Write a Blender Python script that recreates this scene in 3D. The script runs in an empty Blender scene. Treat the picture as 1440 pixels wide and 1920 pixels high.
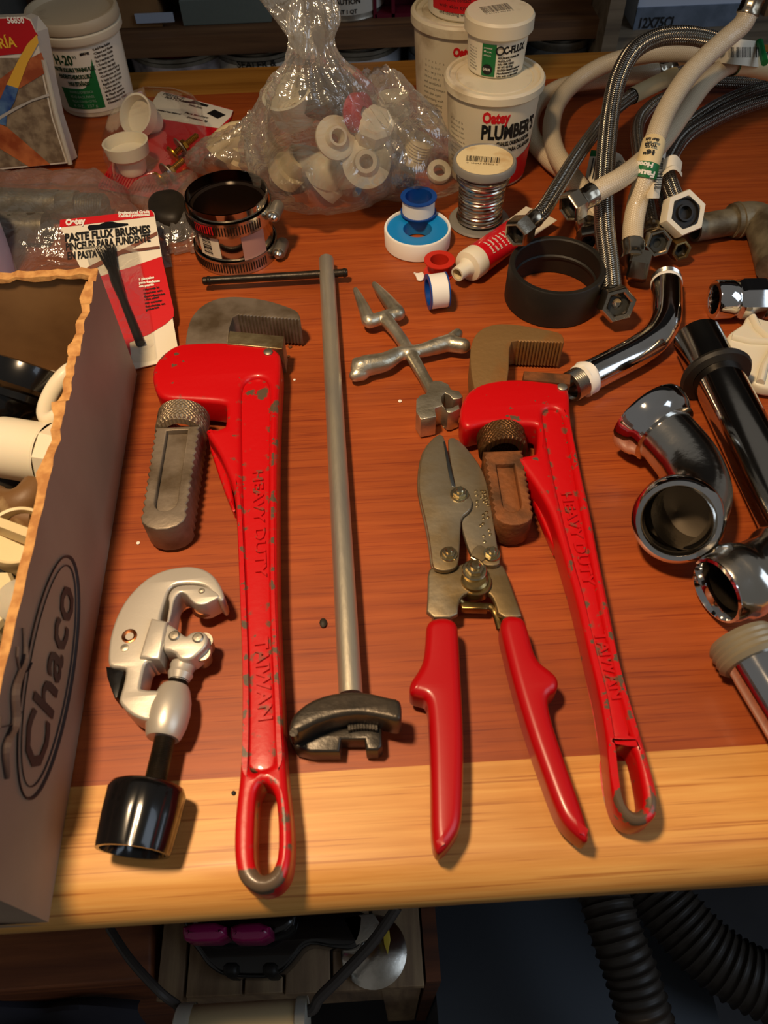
import bpy, bmesh, math, random
from mathutils import Vector, Matrix, Euler
C=bpy.context.scene; COL=C.collection; PI=math.pi; R_=math.radians
random.seed(7)
# ------------------------------------------------------------------ camera (bench top is z=0)
F=1443.0; CH=.385
M3=Matrix.Rotation(R_(-1.8),3,'Z')@Matrix.Rotation(R_(90-53.5),3,'X')@Matrix.Rotation(R_(-1.7),3,'Z')
cd=bpy.data.cameras.new('camera'); cam=bpy.data.objects.new('camera',cd); COL.objects.link(cam)
cam.matrix_world=Matrix.Translation((0,0,CH))@M3.to_4x4()
cd.sensor_fit='VERTICAL'; cd.sensor_height=36; cd.sensor_width=27; cd.lens=F/1920*36
cd.clip_start=.02; cd.clip_end=20
cd.dof.use_dof=True; cd.dof.focus_distance=.56; cd.dof.aperture_fstop=14
C.camera=cam
# ------------------------------------------------------------------ light
def hexc(h):
    v=[int(h[i:i+2],16)/255 for i in (0,2,4)]
    return tuple(x/12.92 if x<=.04045 else ((x+.055)/1.055)**2.4 for x in v)+(1,)
W=bpy.data.worlds.new('world'); C.world=W; W.use_nodes=True
bg=W.node_tree.nodes['Background']; bg.inputs[0].default_value=(.95,.90,.84,1); bg.inputs[1].default_value=.12
def area(name,loc,target,size,power,color,size_y=None,shape='RECTANGLE'):
    l=bpy.data.lights.new(name,'AREA'); l.shape=shape; l.size=size; l.size_y=size_y or size
    l.energy=power; l.color=color
    o=bpy.data.objects.new(name,l); COL.objects.link(o); o.location=loc
    o.rotation_euler=(Vector(target)-Vector(loc)).to_track_quat('-Z','Y').to_euler(); return o
sl=bpy.data.lights.new('bench_lamp','SPOT'); sl.energy=37; sl.color=(1,.70,.41); sl.shadow_soft_size=.045; sl.spot_size=R_(86); sl.spot_blend=1
so=bpy.data.objects.new('bench_lamp',sl); COL.objects.link(so); so.location=(-.21,.19,.86); so.rotation_euler=(Vector((-.03,.25,0))-Vector(so.location)).to_track_quat('-Z','Y').to_euler()
area('window_daylight',(1.5,-.3,1.1),(.1,.35,0),.9,8.0,(.70,.83,1),1.3)
C.view_settings.view_transform='Standard'; C.view_settings.look='None'; C.view_settings.gamma=1
C.view_settings.use_curve_mapping=False; C.view_settings.exposure=0.0
# ------------------------------------------------------------------ pixel helpers
def P(px,py,h=0.0):
    d=M3@Vector(((px-720)/F,-(py-960)/F,-1)); t=(h-CH)/d.z
    return Vector((d.x*t,d.y*t,h))
def PY(px,py,y):
    d=M3@Vector(((px-720)/F,-(py-960)/F,-1)); t=y/d.y
    return Vector((d.x*t,y,CH+d.z*t))
def crop(x0,y0,s,pts): return [(x0+a/s,y0+b/s) for a,b in pts]
# ------------------------------------------------------------------ materials
def mat(name,col,rough=.5,metal=0,col2=None,nscale=60,nmix=.5,bump=0,bscale=300,coat=0,trans=0,ior=1.45,stretch=(1,1,1),sharp=None,alpha=1,spec=.5,sss=0,rough2=None):
    m=bpy.data.materials.new(name); m.use_nodes=True; nt=m.node_tree; b=nt.nodes['Principled BSDF']
    L=nt.links.new
    c1=hexc(col) if isinstance(col,str) else col
    b.inputs['Base Color'].default_value=c1; b.inputs['Roughness'].default_value=rough; b.inputs['Metallic'].default_value=metal
    b.inputs['IOR'].default_value=ior; b.inputs['Coat Weight'].default_value=coat; b.inputs['Transmission Weight'].default_value=trans
    b.inputs['Alpha'].default_value=alpha; b.inputs['Specular IOR Level'].default_value=spec
    if sss: b.inputs['Subsurface Weight'].default_value=sss; b.inputs['Subsurface Scale'].default_value=.004
    tc=nt.nodes.new('ShaderNodeTexCoord'); mp=nt.nodes.new('ShaderNodeMapping'); mp.inputs['Scale'].default_value=stretch
    L(tc.outputs['Object'],mp.inputs[0])
    if col2:
        n=nt.nodes.new('ShaderNodeTexNoise'); n.inputs['Scale'].default_value=nscale; n.inputs['Detail'].default_value=6
        L(mp.outputs[0],n.inputs['Vector'])
        r=nt.nodes.new('ShaderNodeValToRGB'); w=sharp or .12
        r.color_ramp.elements[0].position=max(0,nmix-w); r.color_ramp.elements[1].position=min(1,nmix+w)
        r.color_ramp.elements[0].color=c1; r.color_ramp.elements[1].color=hexc(col2)
        L(n.outputs[0],r.inputs[0]); L(r.outputs[0],b.inputs['Base Color'])
        if rough2 is not None:
            mr=nt.nodes.new('ShaderNodeMapRange'); mr.inputs[1].default_value=max(0,nmix-w); mr.inputs[2].default_value=min(1,nmix+w)
            mr.inputs[3].default_value=rough; mr.inputs[4].default_value=rough2; L(n.outputs[0],mr.inputs[0]); L(mr.outputs[0],b.inputs['Roughness'])
    if bump:
        n=nt.nodes.new('ShaderNodeTexNoise'); n.inputs['Scale'].default_value=bscale; n.inputs['Detail'].default_value=4
        L(mp.outputs[0],n.inputs['Vector']); bp=nt.nodes.new('ShaderNodeBump'); bp.inputs['Strength'].default_value=bump; bp.inputs['Distance'].default_value=.0008
        L(n.outputs[0],bp.inputs['Height']); L(bp.outputs[0],b.inputs['Normal'])
    return m
def wood(name,c1,c2,c3,rough=.4,coat=.2,sx=4,sy=90,bump=.15,pores=None):
    m=bpy.data.materials.new(name); m.use_nodes=True; nt=m.node_tree; b=nt.nodes['Principled BSDF']; L=nt.links.new
    tc=nt.nodes.new('ShaderNodeTexCoord'); mp=nt.nodes.new('ShaderNodeMapping'); mp.inputs['Scale'].default_value=(sx,sy,sy)
    L(tc.outputs['Object'],mp.inputs[0])
    n=nt.nodes.new('ShaderNodeTexNoise'); n.inputs['Scale'].default_value=1; n.inputs['Detail'].default_value=8; n.inputs['Roughness'].default_value=.62; n.inputs['Distortion'].default_value=.35
    L(mp.outputs[0],n.inputs['Vector'])
    r=nt.nodes.new('ShaderNodeValToRGB'); e=r.color_ramp.elements; e[0].position=.33; e[0].color=hexc(c1); e[1].position=.68; e[1].color=hexc(c3); x=e.new(.5); x.color=hexc(c2)
    L(n.outputs[0],r.inputs[0])
    n2=nt.nodes.new('ShaderNodeTexNoise'); n2.inputs['Scale'].default_value=7; n2.inputs['Detail'].default_value=5
    mp2=nt.nodes.new('ShaderNodeMapping'); mp2.inputs['Scale'].default_value=(.6,2.2,1); L(tc.outputs['Object'],mp2.inputs[0]); L(mp2.outputs[0],n2.inputs['Vector'])
    mr=nt.nodes.new('ShaderNodeMapRange'); mr.inputs[1].default_value=.3; mr.inputs[2].default_value=.7; mr.inputs[3].default_value=.8; mr.inputs[4].default_value=1.12
    L(n2.outputs[0],mr.inputs[0])
    mx=nt.nodes.new('ShaderNodeMix'); mx.data_type='RGBA'; mx.blend_type='MULTIPLY'; mx.inputs[0].default_value=1
    L(r.outputs[0],mx.inputs[6]); cc=nt.nodes.new('ShaderNodeCombineColor'); [L(mr.outputs[0],cc.inputs[i]) for i in range(3)]; L(cc.outputs[0],mx.inputs[7])
    out=mx.outputs[2]
    if pores:
        mp3=nt.nodes.new('ShaderNodeMapping'); mp3.inputs['Scale'].default_value=(pores[0],pores[1],pores[1]); L(tc.outputs['Object'],mp3.inputs[0])
        n3=nt.nodes.new('ShaderNodeTexNoise'); n3.inputs['Scale'].default_value=1; n3.inputs['Detail'].default_value=3; L(mp3.outputs[0],n3.inputs['Vector'])
        r3=nt.nodes.new('ShaderNodeMapRange'); r3.inputs[1].default_value=.56; r3.inputs[2].default_value=.66; r3.inputs[3].default_value=0; r3.inputs[4].default_value=.55; L(n3.outputs[0],r3.inputs[0])
        m4=nt.nodes.new('ShaderNodeMix'); m4.data_type='RGBA'; m4.blend_type='MULTIPLY'; L(r3.outputs[0],m4.inputs[0]); L(out,m4.inputs[6]); m4.inputs[7].default_value=hexc(pores[2]); out=m4.outputs[2]
    L(out,b.inputs['Base Color'])
    b.inputs['Roughness'].default_value=rough; b.inputs['Coat Weight'].default_value=coat; b.inputs['Coat Roughness'].default_value=.25
    bp=nt.nodes.new('ShaderNodeBump'); bp.inputs['Strength'].default_value=bump; bp.inputs['Distance'].default_value=.0004; L(n.outputs[0],bp.inputs['Height']); L(bp.outputs[0],b.inputs['Normal'])
    return m
def film(name,tint=(.93,.92,.88,1),haze=.19,rough=.13,bump=.5,bscale=16,gmin=.08,gmax=.5):
    m=bpy.data.materials.new(name); m.use_nodes=True; nt=m.node_tree; nt.nodes.clear(); L=nt.links.new
    o=nt.nodes.new('ShaderNodeOutputMaterial'); t=nt.nodes.new('ShaderNodeBsdfTransparent'); t.inputs[0].default_value=tint
    g=nt.nodes.new('ShaderNodeBsdfGlossy'); g.inputs['Roughness'].default_value=rough; g.inputs[0].default_value=(1,1,1,1)
    d=nt.nodes.new('ShaderNodeBsdfDiffuse'); d.inputs[0].default_value=(.8,.78,.72,1)
    tr=nt.nodes.new('ShaderNodeBsdfTranslucent'); tr.inputs[0].default_value=(.8,.78,.72,1)
    ad=nt.nodes.new('ShaderNodeMixShader'); ad.inputs[0].default_value=.5; L(d.outputs[0],ad.inputs[1]); L(tr.outputs[0],ad.inputs[2])
    tc=nt.nodes.new('ShaderNodeTexCoord'); n=nt.nodes.new('ShaderNodeTexNoise'); n.inputs['Scale'].default_value=bscale; n.inputs['Detail'].default_value=5; n.inputs['Distortion'].default_value=1.2
    v=nt.nodes.new('ShaderNodeTexVoronoi'); v.feature='DISTANCE_TO_EDGE'; v.inputs['Scale'].default_value=bscale*1.6
    L(tc.outputs['Object'],n.inputs['Vector'])
    va=nt.nodes.new('ShaderNodeMix'); va.data_type='VECTOR'; va.inputs[0].default_value=.12; L(tc.outputs['Object'],va.inputs[4]); L(n.outputs['Color'],va.inputs[5]); L(va.outputs[1],v.inputs['Vector'])
    ma=nt.nodes.new('ShaderNodeMath'); ma.operation='MULTIPLY_ADD'; L(v.outputs['Distance'],ma.inputs[0]); ma.inputs[1].default_value=1.2; L(n.outputs[0],ma.inputs[2])
    bp=nt.nodes.new('ShaderNodeBump'); bp.inputs['Strength'].default_value=bump; bp.inputs['Distance'].default_value=.006; L(ma.outputs[0],bp.inputs['Height'])
    for q in (g,d): L(bp.outputs[0],q.inputs['Normal'])
    lw=nt.nodes.new('ShaderNodeLayerWeight'); lw.inputs[0].default_value=.35; L(bp.outputs[0],lw.inputs['Normal'])
    m1=nt.nodes.new('ShaderNodeMixShader'); m1.inputs[0].default_value=haze; L(t.outputs[0],m1.inputs[1]); L(ad.outputs[0],m1.inputs[2])
    mr=nt.nodes.new('ShaderNodeMapRange'); mr.inputs[3].default_value=gmin; mr.inputs[4].default_value=gmax; L(lw.outputs['Fresnel'],mr.inputs[0])
    m2=nt.nodes.new('ShaderNodeMixShader'); L(mr.outputs[0],m2.inputs[0]); L(m1.outputs[0],m2.inputs[1]); L(g.outputs[0],m2.inputs[2])
    L(m2.outputs[0],o.inputs[0]); return m
# ------------------------------------------------------------------ mesh builder
class MB:
    def __init__(s): s.v=[]; s.f=[]
    def add(s,vs,fs):
        o=len(s.v); s.v+=[Vector(v) for v in vs]; s.f+=[[i+o for i in f] for f in fs]; return s
    def box(s,c,d,rz=0,rot=None):
        c=Vector(c); x,y,z=[a/2 for a in d]; r=rot or Matrix.Rotation(rz,3,'Z')
        vs=[c+r@Vector((i*x,j*y,k*z)) for i in(-1,1) for j in(-1,1) for k in(-1,1)]
        return s.add(vs,[(0,1,3,2),(4,6,7,5),(0,4,5,1),(2,3,7,6),(0,2,6,4),(1,5,7,3)])
    def tube(s,pts,r,seg=16,cap=True,closed=False,sq=1):
        pts=[Vector(p) for p in pts]; n=len(pts); rs=r if isinstance(r,(list,tuple)) else [r]*n
        ts=[]
        for i in range(n):
            a=pts[(i-1)%n] if (i>0 or closed) else pts[i]; b=pts[(i+1)%n] if (i<n-1 or closed) else pts[i]
            t=(b-a); ts.append(t.normalized() if t.length>1e-9 else Vector((0,0,1)))
        u=ts[0].cross(Vector((0,0,1)));  u=u.normalized() if u.length>.05 else ts[0].orthogonal().normalized()
        vs=[];fs=[]
        for i in range(n):
            if i: 
                u=ts[i-1].rotation_difference(ts[i])@u
            u=(u-ts[i]*u.dot(ts[i])).normalized(); w=ts[i].cross(u)
            for k in range(seg):
                a=2*PI*k/seg; vs.append(pts[i]+u*math.cos(a)*rs[i]+w*math.sin(a)*rs[i]*sq)
        m=n if closed else n-1
        for i in range(m):
            for k in range(seg):
                a=i*seg+k; b=i*seg+(k+1)%seg; c=((i+1)%n)*seg+(k+1)%seg; d=((i+1)%n)*seg+k; fs.append((a,b,c,d))
        if cap and not closed:
            fs.append(tuple(range(seg-1,-1,-1))); fs.append(tuple((n-1)*seg+k for k in range(seg)))
        return s.add(vs,fs)
    def lathe(s,prof,o,axis=(0,0,1),seg=40,a0=0,a1=2*PI,ref=None,rmod=None):
        # prof: list of (radius, distance along axis)
        o=Vector(o); ax=Vector(axis).normalized()
        u=(Vector(ref)-ax*Vector(ref).dot(ax)).normalized() if ref else (Vector((1,0,0)) if abs(ax.z)>.9 else ax.cross(Vector((0,0,1))).normalized())
        u=(u-ax*u.dot(ax)).normalized(); w=ax.cross(u); full=abs(a1-a0-2*PI)<1e-6; m=seg if full else seg+1
        vs=[];fs=[]
        for (r,t) in prof:
            for k in range(m):
                a=a0+(a1-a0)*k/seg; rr=r*(rmod(a,t) if rmod else 1)
                vs.append(o+ax*t+(u*math.cos(a)+w*math.sin(a))*rr)
        for i in range(len(prof)-1):
            for k in range(seg):
                b=(k+1)%m if full else k+1
                fs.append((i*m+k,i*m+b,(i+1)*m+b,(i+1)*m+k))
        return s.add(vs,fs)
    def grid(s,fn,nu,nv):
        vs=[fn(i/nu,j/nv) for j in range(nv+1) for i in range(nu+1)]
        fs=[(j*(nu+1)+i,j*(nu+1)+i+1,(j+1)*(nu+1)+i+1,(j+1)*(nu+1)+i) for j in range(nv) for i in range(nu)]
        return s.add(vs,fs)
    def ball(s,c,r,seg=16,sc=(1,1,1)):
        c=Vector(c); vs=[];fs=[]; h=seg//2
        for j in range(h+1):
            for k in range(seg):
                a=PI*j/h; b=2*PI*k/seg; vs.append(c+Vector((math.sin(a)*math.cos(b)*sc[0],math.sin(a)*math.sin(b)*sc[1],math.cos(a)*sc[2]))*r)
        for j in range(h):
            for k in range(seg): fs.append((j*seg+k,(j+1)*seg+k,(j+1)*seg+(k+1)%seg,j*seg+(k+1)%seg))
        return s.add(vs,fs)
    def plate(s,out,z0,z1,bev=.001,holes=(),xf=None,res=2):
        # outline in xy (Vectors), extruded z0..z1 with rounded edges and holes
        cu=bpy.data.curves.new('t','CURVE'); cu.dimensions='2D'; cu.fill_mode='BOTH'
        hh=(z1-z0)/2; bev=min(bev,hh*.95); cu.extrude=hh-bev; cu.bevel_depth=bev; cu.bevel_resolution=res; cu.offset=-bev
        for loop in [out]+list(holes):
            sp=cu.splines.new('POLY'); sp.points.add(len(loop)-1); sp.use_cyclic_u=True
            for i,p in enumerate(loop): sp.points[i].co=(p[0],p[1],0,1)
        ob=bpy.data.objects.new('t',cu); me=ob.to_mesh()
        zc=(z0+z1)/2; vs=[Vector((v.co.x,v.co.y,v.co.z+zc)) for v in me.vertices]
        if xf: vs=[xf(v) for v in vs]
        fs=[tuple(p.vertices) for p in me.polygons]; ob.to_mesh_clear(); bpy.data.objects.remove(ob); bpy.data.curves.remove(cu)
        return s.add(vs,fs)
    def pplate(s,px,h1,h0,bev=.001,holes=(),sm=0,hr=None,**k):
        # outline given in pixels as seen at height hr (default the top)
        hr=h1 if hr is None else hr
        f=lambda L:[P(a,b,hr) for a,b in L]
        o=f(px); hs=[f(h) for h in holes]
        for _ in range(sm): o=chaikin(o); hs=[chaikin(h) for h in hs]
        return s.plate(o,h0,h1,bev,hs,**k)
    def hexnut(s,o,axis,r,l,hole=0,ref=None,seg=6):
        o=Vector(o); rm=lambda a,t:1
        prof=[(hole or .0001,0),(r*.9,0),(r,l*.12),(r,l*.88),(r*.9,l),(hole or .0001,l)]
        if hole: prof+=[(hole,0)]
        return s.lathe(prof,o,axis,seg=seg,ref=ref)
    def text(s,body,size,fn,bold=0,ext=.0,align='LEFT',width=None,spacing=1):
        cu=bpy.data.curves.new('t','FONT'); cu.body=body; cu.size=size; cu.offset=bold; cu.extrude=ext; cu.align_x=align; cu.resolution_u=2; cu.space_character=spacing
        ob=bpy.data.objects.new('t',cu); me=ob.to_mesh(); vs=[v.co.copy() for v in me.vertices]; fs=[tuple(p.vertices) for p in me.polygons]
        ob.to_mesh_clear(); bpy.data.objects.remove(ob); bpy.data.curves.remove(cu)
        if not vs: return s
        if width:
            a=min(v.x for v in vs); b=max(v.x for v in vs)
            k=width/(b-a)
            for v in vs: v.x=(v.x-(a if align=='LEFT' else (a+b)/2))*k
        return s.add([fn(v) for v in vs],fs)
def chaikin(L):
    o=[]
    for i in range(len(L)):
        a=Vector(L[i]); b=Vector(L[(i+1)%len(L)]); o+=[a*.75+b*.25,a*.25+b*.75]
    return o
def crv(pts,n=8,closed=False):
    pts=[Vector(p) for p in pts]; N=len(pts); o=[]
    for i in range(N if closed else N-1):
        g=lambda j:pts[j%N] if closed else pts[max(0,min(N-1,j))]
        a,b,c,d=g(i-1),g(i),g(i+1),g(i+2)
        for k in range(n):
            t=k/n; o.append(.5*((2*b)+(c-a)*t+(2*a-5*b+4*c-d)*t*t+(3*b-a-3*c+d)*t**3))
    if not closed: o.append(pts[-1])
    return o
def plane_map(o,u,n):
    o=Vector(o); u=Vector(u).normalized(); n=Vector(n).normalized(); v=n.cross(u)
    return lambda p:o+u*p.x+v*p.y+n*(p.z)
def mesh_obj(name,mb,m,loc=(0,0,0),smooth=True,ang=35,fix=True):
    me=bpy.data.meshes.new(name); L=Vector(loc); me.from_pydata([v-L for v in mb.v],[],mb.f)
    if fix:
        bm=bmesh.new(); bm.from_mesh(me); bmesh.ops.remove_doubles(bm,verts=bm.verts,dist=2e-6); bmesh.ops.recalc_face_normals(bm,faces=bm.faces); bm.to_mesh(me); bm.free()
    if smooth:
        me.shade_smooth(); me.set_sharp_from_angle(angle=R_(ang))
    me.materials.append(m); o=bpy.data.objects.new(name,me); COL.objects.link(o); o.location=L; return o
def tag(o,label=None,cat=None,group=None,kind=None):
    for k,v in(('label',label),('category',cat),('group',group),('kind',kind)):
        if v: o[k]=v
    return o
class T:
    def __init__(s,name,label,cat,at=(0,0,0),group=None):
        s.o=bpy.data.objects.new(name,None); COL.objects.link(s.o); s.o.location=at; s.at=Vector(at); s.o.empty_display_size=.01
        tag(s.o,label,cat,group)
    def add(s,name,mb,m,parent=None,label=None,smooth=True,ang=35,kind=None,fix=True):
        o=mesh_obj(name,mb,m,s.at,smooth,ang,fix); o.location=(0,0,0); o.parent=parent or s.o
        if label: o['label']=label
        if kind: o['kind']=kind
        return o
def single(name,mb,m,label,cat,at,group=None,**k):
    o=mesh_obj(name,mb,m,at,**k); return tag(o,label,cat,group)
def struct(name,mb,m,at=(0,0,0)): 
    o=mesh_obj(name,mb,m,at,smooth=False); o['kind']='structure'; return o
def dup(o,parent=None):
    c=o.copy(); COL.objects.link(c); c.parent=parent
    for ch in list(o.children): dup(ch,c)
    return c
# palette
m_red=mat('red_enamel','D0060C',.34,col2='B00408',nscale=8,nmix=.62,bump=.12,bscale=220,coat=.25)
def enamel_worn(name,cut=.66,spots=()):
    m=mat(name,'BE060C',.36,coat=.15,bump=.14,bscale=230); nt=m.node_tree; b=nt.nodes['Principled BSDF']; L=nt.links.new
    g=nt.nodes.new('ShaderNodeNewGeometry'); tc=nt.nodes.new('ShaderNodeTexCoord'); n=nt.nodes.new('ShaderNodeTexNoise'); n.inputs['Scale'].default_value=170; n.inputs['Detail'].default_value=7; L(tc.outputs['Object'],n.inputs[0])
    n2=nt.nodes.new('ShaderNodeTexNoise'); n2.inputs['Scale'].default_value=14; n2.inputs['Detail'].default_value=2; L(tc.outputs['Object'],n2.inputs[0])
    be=nt.nodes.new('ShaderNodeBevel'); be.samples=4; be.inputs[0].default_value=.004
    dt=nt.nodes.new('ShaderNodeVectorMath'); dt.operation='DOT_PRODUCT'; L(be.outputs[0],dt.inputs[0]); L(g.outputs['Normal'],dt.inputs[1])
    e=nt.nodes.new('ShaderNodeMapRange'); e.inputs[1].default_value=1; e.inputs[2].default_value=.93; e.inputs[3].default_value=0; e.inputs[4].default_value=.11; L(dt.outputs['Value'],e.inputs[0])
    a=nt.nodes.new('ShaderNodeMath'); a.operation='ADD'; L(n.outputs[0],a.inputs[0]); L(e.outputs[0],a.inputs[1])
    a2=nt.nodes.new('ShaderNodeMath'); a2.operation='MULTIPLY_ADD'; L(n2.outputs[0],a2.inputs[0]); a2.inputs[1].default_value=.25; L(a.outputs[0],a2.inputs[2])
    for (pt,rad,amt) in spots:
        ds=nt.nodes.new('ShaderNodeVectorMath'); ds.operation='DISTANCE'; L(tc.outputs['Object'],ds.inputs[0]); ds.inputs[1].default_value=pt
        q=nt.nodes.new('ShaderNodeMapRange'); q.inputs[1].default_value=rad; q.inputs[2].default_value=rad*.55; q.inputs[3].default_value=0; q.inputs[4].default_value=amt; L(ds.outputs['Value'],q.inputs[0])
        ad=nt.nodes.new('ShaderNodeMath'); ad.operation='ADD'; L(a2.outputs[0],ad.inputs[0]); L(q.outputs[0],ad.inputs[1]); a2=ad
    r=nt.nodes.new('ShaderNodeMapRange'); r.inputs[1].default_value=cut+.12; r.inputs[2].default_value=cut+.15; L(a2.outputs[0],r.inputs[0])
    mx=nt.nodes.new('ShaderNodeMix'); mx.data_type='RGBA'; L(r.outputs[0],mx.inputs[0]); mx.inputs[6].default_value=hexc('BE060C'); mx.inputs[7].default_value=hexc('5A4A3A'); L(mx.outputs[2],b.inputs['Base Color'])
    return m
m_worn=enamel_worn('worn_red_enamel',.69)
m_grip=mat('red_vinyl','A8060E',.32,coat=.1,bump=.06,bscale=90)
m_iron=mat('dark_cast_iron','85796A',.46,.5,'5A4C3A',40,.55,.3,260)
m_rust=mat('rusty_steel','85502A',.66,.3,'553820',70,.5,.8,280)
m_rust2=mat('rusty_jaw','86683F',.58,.4,'94581F',28,.6,.5,240)
m_steel=mat('plain_steel','BDB7A8',.36,.9,'8E8678',40,.5,.15,400,rough2=.48)
m_zinc=mat('cast_zinc','D6D0BC',.36,.9,'B4AD98',60,.5,.3,420)
m_chrome=mat('chrome','E6E6E6',.06,1,'C8C4BC',20,.55,.02,200,rough2=.14)
m_chromed=mat('dull_chrome','CFCBC2',.16,1,'8E887C',30,.6,.12,300,rough2=.4)
m_alum=mat('silver_paint','C8C2B6',.36,.5,bump=.03,bscale=900)
m_blackp=mat('black_plastic','0B0B0C',.22,coat=.4)
m_blackr=mat('black_rubber','17140F',.55,col2='2A241B',nscale=20,nmix=.6,bump=.2,bscale=150)
m_blackm=mat('black_steel','25201A',.38,.5,'3A3025',50,.6,.3,300)
m_white=mat('white_plastic','E2DAC4',.38,sss=.1)
m_whitep=mat('white_tape','EDEAE2',.55)
m_cream=mat('cream_plastic','D6C59C',.4,sss=.1)
m_dirty=mat('dirty_white_plastic','D8CDB2',.45,col2='8A7350',nscale=22,nmix=.66,sharp=.1,sss=.05)
m_blue=mat('blue_plastic','0B3F8C',.35)
m_lblue=mat('light_blue_disc','0F7FC4',.35)
m_redp=mat('red_plastic','C02A1A',.4)
m_ink=mat('black_ink','0D0D0D',.6)
m_inkr=mat('red_ink','C8101A',.5)
m_inkg=mat('green_ink','0E6A34',.5)
m_inkw=mat('white_ink','ECE8DE',.5)
m_inkgr=mat('grey_ink','6E6A62',.6)
m_paper=mat('paper_white','E4DCC8',.6)
m_cream_label=mat('cream_label','E2CFA0',.55,col2='C9B07A',nscale=30,nmix=.6)
m_brass=mat('brass','B8862F',.3,1)
m_copper=mat('copper','C07A50',.3,1)
m_card=mat('brown_cardboard','8E6A42',.8,col2='7C5A36',nscale=18,nmix=.5,bump=.15,bscale=120)
m_cardg=mat('grey_printed_cardboard','A88E76',.6,col2='967C66',nscale=9,nmix=.5,bump=.1,bscale=90)
m_clear=film('clear_bag_film')
m_clear2=film('blister_film',tint=(.97,.97,.96,1),haze=.008,bump=.10,rough=.06,gmin=.015,gmax=.30)
m_trans=mat('translucent_plastic','DAD6C8',.3,trans=.45,ior=1.3,sss=.1)
# ================================================================== setting
m_floor=mat('dark_concrete_floor','2A2A2E',.7,col2='1C1C20',nscale=6,bump=.2,bscale=60)
m_wall=mat('dark_wall','2A221C',.8,col2='1E1813',nscale=4)
struct('floor',MB().box((0,.2,-.87),(4,4,.02)),m_floor)
struct('wall_back',MB().box((0,1.62,.4),(4,.04,2.6)),m_wall)
m_panel=wood('red_brown_veneer','8E3E12','9C4816','A8521E',.5,.08,6,170,.12,pores=(16,760,'B87A58'))
m_oak=wood('oak_edging','C68A40','D2984E','DCA85C',.5,.08,7,230,.15,pores=(9,620,'B07A38'))
m_oakb=wood('back_oak_edging','8E5A1C','A66E28','B88034',.4,.1,3,80,.1)
m_dwood=wood('old_shelf_wood','4A3220','6A4A2E','7E5C3C',.7,0,3,60,.3)
m_dwood2=wood('brown_apron_wood','3A1C0C','50280F','6A3818',.5,.1,3,60,.2)
b=T('workbench','red-brown veneered workbench with pale oak edging along its front','workbench',(0,.48,0))
b.add('tabletop_panel',MB().box((0,.4835,-.015),(1.9,.715,.03)),m_panel,smooth=False)
mb=MB(); prof=[(.126,0),(.088,0)]+[(.086-.02*math.sin(a),-.02+.02*math.cos(a)) for a in [PI/2*k/8 for k in range(9)]]+[(.0665,-.026),(.072,-.031),(.126,-.031)]
for i,x in enumerate((-.95,.95)): mb.add([(x,y,z) for y,z in prof],[])
n=len(prof); mb.f=[[i,(i+1)%n,(i+1)%n+n,i+n] for i in range(n)]+[list(range(n)),list(range(n,2*n))]
b.add('front_edging',mb,m_oak,ang=50)
b.add('back_edging',MB().box((0,.870,-.0155),(1.9,.0575,.031)),m_oakb,smooth=False)
b.add('apron',MB().box((-.62,.135,-.11),(.72,.02,.15)),m_dwood2,smooth=False)
for x in (-.9,.9):
    for y in (.16,.84): b.add('leg',MB().box((x,y,-.445),(.07,.07,.82)),m_dwood2,smooth=False)
# scratches and scraps lying on the bench
m_scr=mat('pale_scratch','C8895A',.6)
# ------------------------------------------------------------------ shelving behind the bench
m_grey=wood('grey_weathered_board','5A4E40','7A6C58','8E806C',.8,0,3,50,.3)
s=T('shelving_unit','dark wooden shelving unit standing behind the workbench','shelf',(0,1.2,-.86))
xr=PY(1143,60,.98).x; zt=PY(640,57,1.0).z; zb=PY(640,93,1.0).z
xr=PY(1143,60,.98).x
s.add('shelf_board',MB().box(((xr-.009-.85)/2,1.28,(zt+zb)/2),(xr-.009+.85,.56,zt-zb)),m_dwood,smooth=False)
xr=PY(1128,80,.98).x
xr=PY(1143,60,.98).x
s.add('divider',MB().box((xr,1.26,.0),(.018,.58,.60)),m_grey,smooth=False)
zr=PY(1300,70,1.0).z
s.add('shelf_board',MB().box(((xr+.009+1.41)/2,1.27,zr-.008),(1.41-xr-.009,.56,.016)),m_grey,smooth=False)
s.add('shelf_board',MB().box((.02,1.27,-.30),(2.0,.56,.02)),m_dwood,smooth=False)
s.add('shelf_board',MB().box((xr-.075,1.29,zt+.006),(.13,.50,.012)),m_dwood,smooth=False)
for x in (-.86,1.42): s.add('side_panel',MB().box((x,1.27,-.2),(.02,.58,1.3)),m_dwood,smooth=False)
s.add('shelf_board',MB().box((.27,1.27,.46),(2.3,.56,.02)),m_dwood,smooth=False)
# things on the shelves
def boxpx(name,x0,x1,py_base,y,h,dep,m,label,cat,zb=None,rz=0,parts=None):
    a=PY(x0,py_base,y); c=PY(x1,py_base,y); z=zt if zb is None else zb
    mb=MB(); w=c.x-a.x; mb.plate([(-w/2,0),(w/2,0),(w/2,dep),(-w/2,dep)],0,h,.0015,xf=lambda v:Matrix.Rotation(rz,3,'Z')@v+Vector(((a.x+c.x)/2,y,z)))
    return mb,Vector(((a.x+c.x)/2,y,z)),w
mb,o,w=boxpx('c',160,312,80,1.03,.14,.12,m_card,'','')
t=T('cardboard_carton','brown cardboard carton on the shelf behind the white lidded tub','box',o)
t.add('body',mb,m_card,smooth=False)
t.add('flap',MB().box(o+Vector((.02,-.003,.115)),(.05,.003,.05)),m_card,smooth=False)
t.add('label',MB().box(o+Vector((.042,-.004,.012)),(.045,.002,.010)),mat('pale_blue_label','A8B4C8',.6),smooth=False)
mb,o,w=boxpx('c',48,78,70,1.02,.13,.09,m_grey,'','')
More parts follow.
